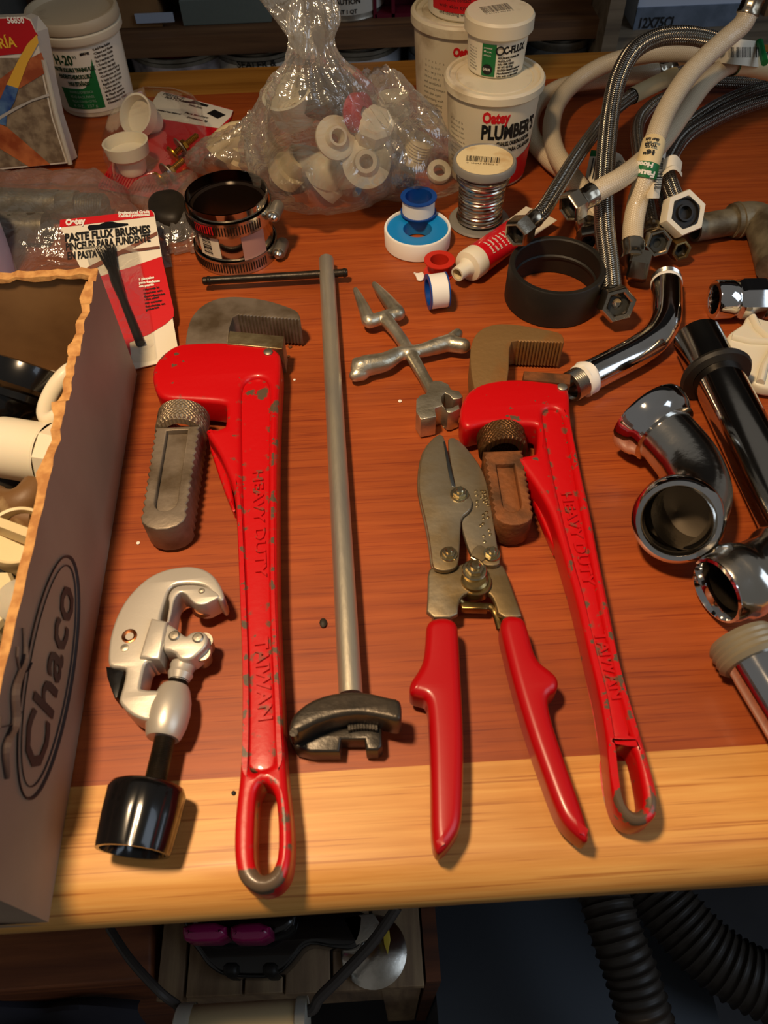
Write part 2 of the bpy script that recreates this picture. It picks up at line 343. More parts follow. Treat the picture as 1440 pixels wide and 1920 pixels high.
single('mesh_screen',MB().box(o+Vector((-.03,.04,.06)),(.012,.09,.13)),mat('grey_mesh_panel','5A5852',.7,bump=.6,bscale=500),'grey mesh panel standing on the shelf left of the brown carton','panel',o,smooth=False)
mb,o,w=boxpx('c',347,512,60,1.03,.028,.10,m_grey,'','')
mg=mat('grey_green_foam','66706A',.8,bump=.4,bscale=260)
single('grey_case',mb,mg,'flat grey-green textured case on the shelf, under the red bar','case',o,smooth=False)
single('red_bar',MB().plate([(o.x-.085,1.03),(o.x+.07,1.03),(o.x+.07,1.10),(o.x-.085,1.10)],zt+.0285,zt+.046,.006),mat('dark_red_plastic','7A1018',.4),'dark red plastic bar lying on the flat grey case','bar',o+Vector((0,.04,.037)))
def can(px,pyb,y,r,h,col,label,zb=None,lab=None,lettr=None,name='paint_can'):
    c=PY(px,pyb,y); z=zt if zb is None else zb; o=Vector((c.x,y+r,z))
    t=T(name,label,'can',o)
    t.add('body',MB().lathe([(0,0),(r,0),(r*1.02,.002),(r,.005),(r,h-.006),(r*1.03,h-.004),(r*1.03,h),(r*.96,h),(r*.93,h-.006),(0,h-.006)],o),m_steel)
    t.add('label',MB().lathe([(r+.0006,.008),(r+.0006,h-.01)],o),mat('can_label',col,.5,col2='20242C' if lab else None,nscale=30,nmix=.6))
    t.add('lid',MB().lathe([(0,h-.004),(r*.8,h-.004),(r*.82,h+.001),(r*.9,h+.001),(r*.92,h-.005)],o),m_steel if not lab else mat('can_lid',lab,.4))
    if lettr:
        mb=MB(); rr=r+.0012
        for k,(s_,zz,sz) in enumerate(lettr):
            mb.text(s_,sz,lambda p,zz=zz:o+Vector((rr*math.sin(p.x/rr),-rr*math.cos(p.x/rr),zz+p.y)),bold=.0002,align='CENTER')
        t.add('lettering',mb,m_ink,smooth=False,fix=False)
    return t
m_lab2='C8C4B8'
can(650,40,1.02,.048,.10,m_lab2,'white-labelled can on the shelf behind the knotted bag neck',lettr=[('PAINT & PRIMER',.03,.008),('CAUTION',.02,.008),('NET 1 QT',.01,.006)])
can(1056,32,1.06,.036,.10,'B8B4AA','small white-labelled can on the shelf right of the stacked tubs',zb=zt+.012)
t=T('maroon_tray','maroon plastic parts tray standing on edge on the shelf','tray',PY(750,52,1.03))
o=PY(704,55,1.03); o.z=zt; w=PY(806,50,1.03).x-o.x; mm=mat('maroon_plastic','5E1226',.45)
t.add('back',MB().box((o.x+w/2,1.06,zt+.06),(w,.004,.12)),mm,smooth=False)
for x in (0,.33,1): t.add('divider',MB().box((o.x+w*x,1.045,zt+.06),(.004,.03,.12)),mm,smooth=False)
for z in (0.002,.03,.08): t.add('divider',MB().box((o.x+w/2,1.045,zt+z),(w,.03,.004)),mm,smooth=False)
# cans under the shelf, tops just in view
zlow=-.29
def lowcan(px,y,r,ztop,col,label,lab=None,lettr=None):
    return can(px,105,1.004,r,ztop-zlow,col,label,zb=zlow,lab=lab,lettr=lettr)
h0=PY(300,118,.93).z
lowcan(322,.925,.062,PY(320,112,1.004).z,'B8B0B4','paint can with magenta lid below the shelf behind the bench',lab='A01838')
lowcan(478,.925,.055,PY(478,108,1.004).z,'C8C6BC','paint can labelled in black under the shelf, left of the bag',lettr=[('SEALER &',(PY(470,128,1.004).z-zlow),.012),('PRIMER SEALER EMULSION',(PY(470,116,1.004).z-zlow),.006)])
lowcan(672,.935,.055,PY(690,98,1.004).z,'B0B4BC','pale blue-labelled paint can under the shelf, behind the big bag')
lowcan(832,.935,.040,PY(790,100,1.004).z,'6A7076','dull grey paint can under the shelf, left of the tubs')
lowcan(1056,.935,.040,PY(1060,82,1.004).z,'4A5058','dark grey paint can under the shelf, left of the grey divider')
t=T('bottle_carton','pale blue-grey carton printed 12X75CL on the right-hand shelf','box',(0,0,0)); 
y=1.03; a=PY(1183,70,y); c=PY(1405,62,y); z=zr-.001; w=c.x-a.x; t.o.location=(a.x+w/2,y+.06,z); t.at=Vector(t.o.location)
t.add('body',MB().box((a.x+w/2,y+.08,z+.05),(w,.16,.10)),mat('blue_white_card','C4CEE0',.6),smooth=False)
t.add('base_band',MB().box((a.x+w/2,y-.001,z+.0125),(w+.001,.003,.025)),mat('blue_grey_card','6E7A8C',.65,col2='5C6878',nscale=60),smooth=False)
t.add('lettering',MB().text('12X75CL',.0165,plane_map((a.x+.006,y-.0032,z+.003),(1,0,0),(0,-1,0)),bold=.0004,width=.045),m_ink,smooth=False,fix=False)
o=PY(1430,60,1.05); single('brown_carton',MB().box((o.x+.03,1.12,zr+.05),(.07,.14,.10)),m_card,'brown carton at the far right of the right-hand shelf','box',(o.x+.03,1.12,zr),smooth=False)
# ------------------------------------------------------------------ below the bench
zs=-.34
m_crate=wood('stained_crate_wood','5A4632','7A6248','9A8260',.7,0,40,4,.4)
A=P(290,1875,zs); B=P(800,1848,zs); y1=P(500,1640,zs).y
t=T('wooden_crate','old stained wooden crate of planks on the floor under the bench','crate',((A.x+B.x)/2,(A.y+y1)/2,-.86))
edges=[290,345,455,532,622,700,800]
for i in range(6):
    x0=P(edges[i],1865,zs).x+.0012; x1=P(edges[i+1],1865,zs).x-.0012
    yy=A.y+random.uniform(-.002,.002)
    t.add('plank',MB().plate([(x0,yy),(x1,yy-.001),(x1,y1),(x0,y1)],zs-.018,zs+random.uniform(-.0015,.0015),.0012),m_crate)
t.add('front_panel',MB().box(((A.x+B.x)/2,A.y+.012,zs-.10),(B.x-A.x-.01,.018,.16)),m_crate,smooth=False)
for x in (A.x+.02,B.x-.02):
    for yy in (A.y+.02,y1-.03): t.add('leg',MB().box((x,yy,(zs-.018-.86)/2),(.035,.035,.86+zs-.018)),m_crate,smooth=False)
t.add('side_panel',MB().box((B.x+.006,(A.y+y1)/2,zs-.25),(.012,y1-A.y,.5)),m_dwood2,smooth=False)
c=P(450,1790,zs+.02)
t=T('power_sander','black power tool with two purple knobs lying on the crate','power tool',(c.x,c.y,zs))
out=crop(0,1640,1.8947,[(660,225),(700,270),(730,320),(790,360),(870,365),(980,365),(1040,310),(1090,240),(1180,260),(1270,268),(1300,200),(1300,100),(640,100)])
t.add('body',MB().pplate(out,zs+.03,zs+.0015,.004,sm=2),m_blackp)
t.add('housing',MB().pplate(crop(0,1640,1.8947,[(700,235),(1030,225),(1060,100),(660,100)]),zs+.055,zs+.028,.005,sm=2),m_blackp)
for x0 in (790,930): t.add('foot',MB().pplate(crop(0,1640,1.8947,[(x0,310),(x0+55,310),(x0+55,362),(x0,362)]),zs+.036,zs+.0015,.004,sm=1),m_blackr)
mp_=mat('purple_plastic','8A1450',.25,coat=.3)
for x0,x1 in ((645,800),(815,955)):
    t.add('knob',MB().pplate(crop(0,1640,1.8947,[(x0,170),(x1,165),(x1+4,230),(x0+12,236),(x0-2,215)]),zs+.085,zs+.05,.0055,sm=1),mp_)
c=P(700,1775,zs); t=T('metal_clip','shiny metal plate and disc beside the black power tool','clip',(c.x,c.y,zs))
t.add('disc',MB().lathe([(0,0),(.026,0),(.027,.004),(.022,.007),(0,.008)],P(701,1785,zs+.001)),m_chromed)
t.add('plate',MB().pplate([(640,1718),(700,1712),(722,1745),(668,1772)],zs+.03,zs+.027,.001),m_steel)
t.add('tab',MB().pplate([(716,1735),(728,1730),(732,1762),(727,1790),(720,1770)],zs+.035,zs+.033,.0005),mat('yellow_tag','B8A030',.5))
mw=mat('dark_cable','3A3430',.45)
single('lamp_cord',MB().tube(crv([P(205,1740,-.28),P(245,1800,-.27),P(300,1860,-.27),P(332,1885,-.285),P(336,1900,-.29)],8),.0032,10),mw,'thin grey cord running down to the left end of the white tube','cord',P(205,1740,-.28))
single('lamp_cord',MB().tube(crv([P(745,1700,-.24),P(700,1765,-.25),P(640,1830,-.26),P(600,1870,-.27),P(585,1893,-.275),P(552,1898,-.28)],8),.004,10),mw,'brown cord running down to the right end of the white tube','cord',P(745,1700,-.24))
t=T('tube_light','cream plastic tube light below the crate edge, cut by the bottom frame','lamp',P(447,1950,-.30))
a=P(335,1915,-.285); c=P(556,1902,-.285); ax=(c-a).normalized()
t.add('housing',MB().lathe([(.001,0),(.020,0),(.022,.004),(.022,(c-a).length)],a+Vector((0,-.012,0)),ax,seg=24),mat('cream_tube','CDB88C',.4))
t.add('end_cap',MB().lathe([(.022,0),(.0235,.001),(.0235,.008),(.018,.009),(.001,.009)],c+Vector((0,-.012,0)),ax,seg=24),m_trans)
t.add('end_cap',MB().lathe([(.022,0),(.0235,.001),(.0235,.012)],a+Vector((0,-.012,0)),ax,seg=24),m_trans)
m_cor=mat('corrugated_grey_hose','2C2620',.5,bump=.1,bscale=80)
def corr(pts,r,label,pitch=.008):
    c=crv(pts,60); pp=[c[0]]; rr=[r]; acc=0; nxt=pitch/8; k=0
    for i in range(1,len(c)):
        d=(c[i]-c[i-1]).length
        while acc+d>=nxt:
            pp.append(c[i-1].lerp(c[i],(nxt-acc)/d)); k+=1; nxt+=pitch/8; rr.append(r*(1+.10*max(0,math.cos(2*PI*(k%8)/8))**2-.03))
        acc+=d
    t=T('corrugated_hose',label,'hose',c[-1]); t.add('hose',MB().tube(pp,rr,32,cap=False),m_cor,ang=60)
corr([P(1085,1500,-.34),P(1122,1640,-.34),P(1152,1740,-.34),P(1185,1830,-.35),P(1225,1960,-.37),P(1260,2060,-.40)],.0215,'dark corrugated hose hanging straight down under the bench, left of two')
corr([P(1150,1560,-.44),P(1215,1650,-.44),P(1268,1720,-.44),P(1330,1785,-.44),P(1405,1835,-.44),P(1500,1870,-.44),P(1620,1890,-.44)],.0285,'dark corrugated hose curving right under the bench, right of two')
q=[P(x,y,-.34) for x,y in ((-60,1690),(285,1690),(285,1838),(-60,1864))]
single('brown_wooden_chest',MB().plate([Vector(v[:2]) for v in q],-.86,-.34,.004),wood('chest_wood','5A2C12','6E3A1A','844A24',.6,0,5,60,.2),'reddish-brown wooden chest under the left end of the bench','chest',(q[0].x*.5+q[1].x*.5,.1,-.86),ang=30)
m_sheet=mat('blue_grey_sheet_metal','3A4048',.45,.3)
t=T('metal_cabinet','low blue-grey metal cabinet on the floor under the bench','cabinet',(P(1050,1900,-.5).x,.3,-.86))
a=P(815,1830,-.5); c=P(1330,1840,-.5)
t.add('body',MB().box(((a.x+c.x)/2,a.y+.12,-.68),(c.x-a.x,.5,.36)),m_sheet,smooth=False)
t.add('lip',MB().box(((a.x+c.x)/2,a.y-.13,-.497),(c.x-a.x+.01,.02,.012)),m_sheet,smooth=False)
single('dark_cloth_bundle',MB().grid(lambda u,v:P(-60+u*330,1878+v*150,-.46)+Vector((0,0,.03*math.sin(u*9+v*3)+.02*math.sin(v*11)+.05*math.sin(PI*u))),24,16),mat('dark_cloth','2A2A34',.9),'dark crumpled cloth on the floor at the bottom left','cloth',P(80,1920,-.42))
# ================================================================== pipe wrenches
def teeth(a,b,n,dep):
    # zigzag from a to b (Vectors, 2D), dep to the left side
    a=Vector(a);b=Vector(b); d=(b-a); nn=Vector((-d.y,d.x)).normalized()*dep; o=[]
    for i in range(n):
        o+=[a+d*(i/n), a+d*((i+.5)/n)+nn]
    return o+[b]
def shankloop(A,B,wA,wB,n,dep,both=True,round_=True):
    A=Vector(A[:2]);B=Vector(B[:2]); d=(B-A).normalized(); q=Vector((-d.y,d.x))
    o=teeth(A+q*wA,B+q*wB,n,-dep)
    k=7
    for i in range(1,k):
        a=PI*i/k; o.append(B+q*wB*math.cos(a)+d*wB*.75*math.sin(a))
    o+=teeth(B-q*wB,A-q*wA,n,-dep)
    return o
def raised_text(t,lines,m,parent=None,name='raised_lettering'):
    for (s,pa,pb,h,size,bold) in lines:
        mb=MB(); a=P(*pa,h); b_=P(*pb,h); w=(b_-a).length; mb.text(s,size,plane_map(a,b_-a,(0,0,1)),bold=bold,width=w,ext=.0008)
        t.add(name,mb,m,smooth=False,fix=False,parent=parent)
Z=lambda pts,h:[Vector(P(x,y,h)[:2]) for x,y in pts]
def wrench(t,D,jm,sm_,nm):
    m_worn=enamel_worn('worn_red_enamel',.69,[((P(x,y,D['h1'])-t.at)[:],rr,am) for x,y,rr,am in D['wear']])
    h1=D['h1']; h0=D['h0']; f=D.get('dr',0)
    body=chaikin(chaikin(Z(D['body'],h1))); holes=[chaikin(chaikin(Z(D['chan'],h1))),chaikin(Z(D['hang'],h1))]
    win=D.get('win')
    mb=MB().plate(body,h0,h1,.0034,holes,res=3)
    # web at the bottom of the I-beam channel
    mb.plate(chaikin(Z(D['web'],h1)),h0+.004,h1-.0028,.0015)
    hd=t.add('handle',mb,m_worn,ang=40)
    # hook jaw
    J=Z(D['jaw'],h1); te=Z(D['teeth'],h1); loop=[Vector(p) for p in chaikin(J+[]) ]
    loop=J[:]; sm2=[]
    for i,p in enumerate(J):
        sm2.append(p)
    outer=[Vector(p) for p in crv([Vector((q.x,q.y,0)) for q in J],4)]
    L=[Vector((p.x,p.y)) for p in outer]+teeth(te[0],te[1],D.get('nt',17),.0013)+Z(D['jin'],h1)
    t.add('hook_jaw',MB().plate(L,.002,h1-.0005,.0008),jm,ang=30)
    t.add('heel_jaw',MB().plate(Z(D['heel'],h1),.004,h1+.001,.0008),D['heelm'],ang=30)
    # threaded shank
    A=P(*D['sA'],h1-.001); B=P(*D['sB'],h1-.001)
    lp=shankloop(A,B,D['sw'][0],D['sw'][1],D['sn'],.0014)
    Av=Vector(A[:2]);Bv=Vector(B[:2]); d=(Bv-Av).normalized(); q=Vector((-d.y,d.x)); L_=(Bv-Av).length
    g=[]; wg=D['sw'][0]*.46; st=Av+d*L_*(.04 if D['open'] else .22); en=Av+d*L_*.86
    g=[st+q*wg]+[en+q*wg]+[en+q*wg*math.cos(PI*i/6)+d*wg*math.sin(PI*i/6) for i in range(1,6)]+[en-q*wg,st-q*wg]
    s_=MB().plate(lp,.0025,h1-.001,.0010,[g]); s_.plate(g,.006,h1-.0045,.0008)
    t.add('threaded_shank',s_,sm_,ang=30)
    # knurled adjusting nut
    c=P(*D['nc'],D['nr']+.0005); ax=Vector((d.x,d.y,0))
    r=D['nr']; L2=D['nl']
    t.add('adjusting_nut',MB().lathe([(r*.62,-L2/2),(r*.9,-L2/2),(r,-L2/2+.0015),(r,-.0012),(r*.95,-.0006),(r*.95,.0006),(r,.0012),(r,L2/2-.0015),(r*.9,L2/2),(r*.62,L2/2),(r*.62,-L2/2)],c,ax,seg=96),nm,ang=40)
    c=P(*D['pin'],h1); t.add('jaw_pin',MB().lathe([(.0001,.0012),(D['pr']*.7,.0012),(D['pr'],.0006),(D['pr'],-.002)],c+Vector((0,0,.0004)),seg=20),m_steel)
    return hd
def knurl(name,c1,c2):
    m=mat(name,c1,.45,.7,c2,40,.55); nt=m.node_tree; b=nt.nodes['Principled BSDF']; L=nt.links.new
    tc=nt.nodes.new('ShaderNodeTexCoord'); outs=[]
    for a in (.78,-.78):
        mp=nt.nodes.new('ShaderNodeMapping'); mp.inputs['Rotation'].default_value=(0,0,a); mp.inputs['Scale'].default_value=(520,520,520); L(tc.outputs['Object'],mp.inputs[0])
        w=nt.nodes.new('ShaderNodeTexWave'); w.inputs['Scale'].default_value=.32; L(mp.outputs[0],w.inputs[0]); outs.append(w.outputs['Fac'])
    mx=nt.nodes.new('ShaderNodeMath'); mx.operation='MAXIMUM'; L(outs[0],mx.inputs[0]); L(outs[1],mx.inputs[1])
    bp=nt.nodes.new('ShaderNodeBump'); bp.inputs['Strength'].default_value=.8; bp.inputs['Distance'].default_value=.0008; L(mx.outputs[0],bp.inputs['Height']); L(bp.outputs[0],b.inputs['Normal']); return m
m_knurl=knurl('knurled_steel','A09078','6E5C48'); m_knurlr=knurl('rusty_knurled_steel','6A4A2A','4A3018')
m_heel=mat('worn_steel_jaw','A59878',.4,.8,'6E5A3C',50,.55,.3,300)
m_chip=mat('chipped_enamel','E04038',.4)
D=dict(h1=.026,h0=.004,wear=[(494,1652,.0095,.30),(465,1640,.006,.22),(524,1640,.006,.2),(482,732,.009,.30),(524,760,.008,.22),(524,830,.006,.18)],
 body=[(332,643),(373,640),(423,639),(480,645),(524,653),(527,684),(523,734),(520,818),(519,901),(519,1000),(520,1133),(524,1222),(529,1310),(532,1402),(538,1470),(546,1539),(547,1595),(541,1635),(524,1660),(500,1671),(478,1671),(457,1660),(443,1638),(438,1600),(438,1556),(442,1504),(448,1462),(452,1400),(453,1300),(452,1222),(447,1088),(442,953),(436,912),(424,880),(408,843),(384,806),(388,803),(416,801),(423,796),(424,760),(420,752),(345,748),(309,747),(292,736),(284,707),(287,684),(303,662)],
 chan=[(452,740),(456,718),(470,707),(490,705),(502,714),(505,735),(503,818),(502,950),(503,1133),(507,1222),(511,1330),(514,1395),(516,1430),(502,1438),(490,1440),(476,1448),(466,1440),(468,1400),(469,1300),(467,1222),(462,1088),(456,953),(453,850)],
 web=[(448,740),(452,714),(470,703),(492,702),(506,712),(509,735),(507,818),(506,950),(507,1133),(511,1222),(515,1330),(520,1430),(495,1446),(462,1440),(464,1400),(465,1300),(463,1222),(458,1088),(452,953),(449,850)],
 hang=[(494,1463),(484,1472),(478,1490),(475,1539),(474,1600),(478,1625),(487,1638),(500,1638),(512,1628),(521,1600),(521,1539),(517,1495),(508,1474)],
 jaw=[(347,650),(350,622),(359,594),(379,572),(407,559),(440,555),(484,559),(518,567),(553,580),(562,592)],
 teeth=[(563,597),(447,588)],jin=[(436,594),(430,612),(426,650)],
 heel=[(431,622),(533,632),(530,656),(426,646)],heelm=m_heel,nt=18,
 sA=(333,800),sB=(307,966),sw=(.0145,.0135),sn=13,open=True,nc=(343,797),nr=.0168,nl=.017,pin=(503,661),pr=.0032)
o=P(480,1100,0)
t=T('pipe_wrench','larger red pipe wrench lying beside the tubing cutter, jaw pointing right','wrench',o)
t.o.location=o
hd=wrench(t,D,m_iron,m_iron,m_knurl)
t.add('spur',MB().pplate([(387,820),(400,822),(425,880),(437,925),(441,960),(437,960),(418,915)],.012,.004,.0015,sm=1),m_worn)
raised_text(t,[('HEAVY DUTY',(474,884),(480,1084),.0238,.0085,.0002),('TAIWAN',(478,1196),(485,1352),.0238,.0095,.0003)],m_worn)
def boxmark():pass
D=dict(h1=.025,h0=.004,wear=[(1186,1533,.0080,.30),(1228,1505,.006,.24),(1165,1500,.006,.24),(960,788,.007,.14),(1022,762,.006,.14)],
 body=[(890,722),(918,713),(951,709),(985,709),(1030,714),(1064,720),(1069,740),(1070,780),(1078,820),(1092,891),(1108,958),(1123,1040),(1136,1100),(1147,1156),(1161,1227),(1180,1302),(1203,1376),(1222,1437),(1236,1490),(1236,1520),(1225,1538),(1203,1546),(1180,1541),(1162,1522),(1152,1497),(1146,1460),(1142,1415),(1136,1367),(1125,1300),(1108,1235),(1093,1170),(1080,1114),(1062,1055),(1047,1003),(1034,962),(1018,930),(1002,904),(982,876),(971,860),(974,854),(1000,850),(1007,846),(1009,800),(1004,794),(960,793),(915,793),(895,797),(878,802),(866,795),(862,780),(864,758),(873,738)],
 chan=[(1020,790),(1017,772),(1026,764),(1042,764),(1053,774),(1060,800),(1067,840),(1084,930),(1100,1010),(1117,1100),(1131,1170),(1147,1240),(1164,1305),(1182,1365),(1185,1378),(1172,1379),(1158,1382),(1151,1367),(1140,1300),(1124,1235),(1109,1170),(1096,1110),(1078,1050),(1062,990),(1045,920),(1030,850)],
 web=[(1016,790),(1013,768),(1025,760),(1044,760),(1057,774),(1064,800),(1071,840),(1088,930),(1104,1010),(1121,1100),(1135,1170),(1151,1240),(1168,1305),(1190,1385),(1155,1388),(1146,1367),(1136,1300),(1120,1235),(1105,1170),(1092,1110),(1074,1050),(1058,990),(1041,920),(1026,850)],
 hang=[(1154,1401),(1164,1391),(1180,1392),(1190,1402),(1198,1432),(1209,1490),(1208,1510),(1199,1520),(1186,1519),(1172,1502),(1163,1470),(1157,1435)],
 jaw=[(890,730),(884,700),(882,670),(884,645),(894,624),(913,611),(940,606),(973,608),(1007,614),(1047,622),(1057,632)],
 teeth=[(1058,640),(972,637)],jin=[(960,639),(955,653),(954,691),(950,722)],
 heel=[(982,697),(1070,703),(1069,722),(981,713)],heelm=m_rust,nt=14,
 sA=(943,845),sB=(963,962),sw=(.0122,.0114),sn=11,open=False,nc=(941,832),nr=.0155,nl=.016,pin=(1054,727),pr=.0032)
o=P(1080,1100,0)
t=T('pipe_wrench','smaller red pipe wrench with rusty jaw lying right of the pliers','wrench',o)
wrench(t,D,m_rust2,m_rust,m_knurlr)
t.add('spur',MB().pplate([(988,905),(1003,915),(1030,968),(1047,1030),(1040,1030),(1012,965)],.012,.004,.0015,sm=1),m_worn)
raised_text(t,[('HEAVY DUTY',(1052,925),(1096,1100),.0228,.0085,.0002),('TAIWAN',(1113,1185),(1148,1312),.0228,.0095,.0003)],m_worn)
# ================================================================== basin wrench
o=P(640,900,0)
t=T('basin_wrench','long grey basin wrench with black curved jaw and sliding cross bar','wrench',o)
a=P(612,492,.0095); c=P(657,1296,.0165)
ax=(c-a).normalized(); L_=(c-a).length
t.add('shaft',MB().lathe([(.0001,0),(.0048,0),(.0060,.0012),(.0061,L_+.006),(.0001,L_+.006)],a-ax*.004,ax,seg=28),mat('galvanised_tube','BDB8AB',.40,.8,'D0C8B2',55,.5,.25,380,stretch=(1,.25,1)))
a=P(380,527,.0095); c=P(652,511,.0095); ax=(c-a).normalized(); L_=(c-a).length
br=t.add('sliding_bar',MB().lathe([(.0001,0),(.0024,0),(.0031,.0008),(.0031,L_-.0008),(.0024,L_),(.0001,L_)],a,ax,seg=20),m_blackm,label='dark sliding cross bar')
for f in (.03,.965): t.add('bar_collar',MB().lathe([(.0031,0),(.0035,.0006),(.0035,.0022),(.0031,.0028)],a+ax*L_*f,ax,seg=20),m_blackm,parent=br)
mj=mat('black_oxide_jaw','38342E',.34,.5,'544A3E',30,.6,.3,260)
zz=.030
up=crop(500,1240,4.8,[(195,600),(215,520),(250,460),(380,355),(550,290),(720,268),(900,270),(1080,315),(1190,335),(1212,390),(1215,490),(1200,525),(1150,530),(1060,505),(850,468),(650,488),(450,550),(330,615),(260,640),(205,650)])
t.add('upper_jaw',MB().pplate(up,zz,.010,.0022,sm=1),mj)
lo=crop(500,1240,4.8,[(200,640),(480,640),(560,620),(640,570),(740,525),(850,515),(940,525),(1030,560),(1040,760),(1000,800),(895,800),(880,700),(670,700),(655,815),(400,815),(260,780),(205,700)])
lw=MB().pplate(lo,.0145,.001,.0015); t.add('lower_jaw',lw,mj)
tb=MB()
for k in range(10):
    tb.box(P(655+k*5.6,1360-3*math.sin(k/9*PI),.015),(.0012,.007,.006))
t.add('jaw_teeth',tb,mj,smooth=False)
t.add('pivot_pin',MB().lathe([(.0001,.001),(.002,.001),(.002,-.004)],P(551,1375,.0305),seg=16),m_blackm)
# ================================================================== crimping pliers
def bolt(t,px,py,h,r,wash=True,m=None,name='bolt'):
    c=P(px,py,h); m=m or m_zincb
    mb=MB()
    if wash: mb.lathe([(.0001,.0012),(r*1.25,.0012),(r*1.35,.0006),(r*1.35,-.0006)],c,seg=28)
    mb.hexnut(c+Vector((0,0,.001)),(0,0,1),r,r*.7,ref=(random.random(),1,0))
    mb.lathe([(.0001,r*1.15),(r*.42,r*1.15),(r*.55,r*1.0),(r*.55,r*.6)],c+Vector((0,0,.001)),seg=20)
    t.add(name,mb,m,ang=40)
m_zincb=mat('yellow_zinc','C9BC98',.24,1,'96703A',60,.6,.15,300)
m_blade=mat('tarnished_blade','A39A86',.36,.8,'7C6A4A',26,.52,.15,260,rough2=.5)
o=P(900,1250,0)
t=T('crimping_pliers','steel crimping pliers with red vinyl grips lying open between the wrenches','pliers',o)
c1=lambda L:crop(740,780,4.235,L)
lb=c1([(340,140),(240,250),(200,380),(188,560),(215,700),(240,800),(265,920),(285,1050),(300,1200),(350,1225),(420,1228),(480,1205),(508,1170),(518,1000),(522,900),(528,800),(600,745),(618,690),(610,650),(580,600),(560,580),(478,560),(440,440),(408,220),(385,150)])
rb=c1([(420,190),(440,172),(480,172),(540,215),(600,285),(690,410),(740,550),(780,800),(820,1060),(845,1160),(800,1190),(720,1185),(640,1150),(600,1090),(560,980),(530,870),(530,800),(480,560),(450,420)])
t.add('blade',MB().pplate(rb,.0165,.0125,.0008,sm=1),m_blade)
t.add('blade',MB().pplate(lb,.0200,.0168,.0008,sm=1),m_blade)
t.add('lower_blade',MB().pplate([(x-3,y+2) for x,y in lb],.0110,.007,.0008,sm=1),m_blade)
t.add('blade_rib',MB().pplate(c1([(385,200),(402,200),(455,440),(480,560),(452,560),(425,440)]),.0206,.0195,.0004),mat('blue_steel_edge','6E7478',.25,.9))
mbb=MB()
random.seed(3)
for (x,y) in [(645,597),(650,627),(655,680),(655,715),(690,600),(700,640),(720,620),(710,680),(735,665),(745,708),(705,786),(730,765),(740,805),(707,818),(685,872),(702,857),(752,908),(708,955),(760,940),(715,1000),(690,650),(725,650),(700,625),(715,600),(730,690)]:
    c=P(*c1([(x,y)])[0],.0166); mbb.lathe([(.0005,0),(.0007,.0004),(.0010,.0003),(.0011,0)],c,seg=8)
t.add('stamped_marks',mbb,m_zincb,kind='stuff')
# steel handle frames
hl=c1([(262,1230),(305,1190),(420,1205),(520,1180),(560,1160),(700,1180),(735,1300),(700,1390),(600,1400),(540,1420),(508,1480),(500,1600),(250,1600),(262,1400)])
hr=c1([(600,1170),(700,1150),(850,1170),(890,1230),(940,1380),(1000,1540),(1015,1600),(830,1600),(790,1460),(745,1400),(660,1390),(590,1330)])
t.add('handle_arm',MB().pplate(hr,.0128,.0085,.0012,sm=1),m_blade)
t.add('handle_arm',MB().pplate(hl,.0158,.0115,.0012,sm=1),m_blade)
m_hub=mat('brass_tinted_steel','A08A5C',.3,.95,'6A5530',50,.55)
t.add('hub',MB().lathe([(.0001,.0185),(.0062,.0185),(.0075,.0175),(.0078,.0155),(.0092,.0155),(.0096,.015),(.0096,.008),(.0001,.008)],P(890,1086,.017)-Vector((0,0,.017)),seg=40),m_hub)
bolt(t,861.6,928,.0198,.0042); bolt(t,841.5,1040,.0198,.0038); bolt(t,922,1040,.0166,.0038); bolt(t,889.5,1070,.0192,.0052)
t.add('link_plate',MB().pplate(c1([(640,1030),(700,1020),(740,1080),(700,1160),(620,1150),(600,1110)]),.0176,.0166,.0004,sm=1),m_blade)
t.add('stop_pin',MB().tube([P(884,1046,.0182),P(900,1055,.0182)],.0014,12),m_zincb)
t.add('return_spring',MB().tube(crv([P(861,1122,.012),P(868,1132,.010),P(885,1136,.009),P(905,1137,.009),P(921,1139,.009),P(930,1152,.008),P(938,1180,.008)],8),.0021,14,sq=.6),m_hub)
mb=MB(); mb.plate([Vector(p[:2]) for p in [P(862,1128,.012),P(918,1130,.012),P(914,1142,.012),P(866,1141,.012)]],.006,.012,.001); t.add('latch_bar',mb,m_hub)
def grip(px,hs,name='grip'):
    # soft rounded vinyl sleeve
    t.add(name,MB().pplate(px,.0235,.0035,.0048,sm=3,res=5),m_grip,ang=60)
grip([(800,1154),(858,1154),(861,1200),(864,1260),(868,1330),(870,1400),(869,1480),(866,1545),(850,1573),(832,1595),(818,1600),(809,1570),(808,1480),(807,1400),(804,1330),(799,1306),(785,1302),(770,1298),(767,1288),(770,1274),(783,1256),(794,1235),(798,1200)],0)
grip([(934,1150),(982,1150),(993,1180),(1001,1215),(1012,1237),(1030,1250),(1046,1264),(1050,1280),(1044,1293),(1031,1300),(1029,1316),(1038,1355),(1060,1420),(1085,1490),(1103,1545),(1108,1568),(1102,1578),(1085,1566),(1062,1545),(1046,1520),(1020,1450),(992,1370),(968,1290),(950,1220)],0)
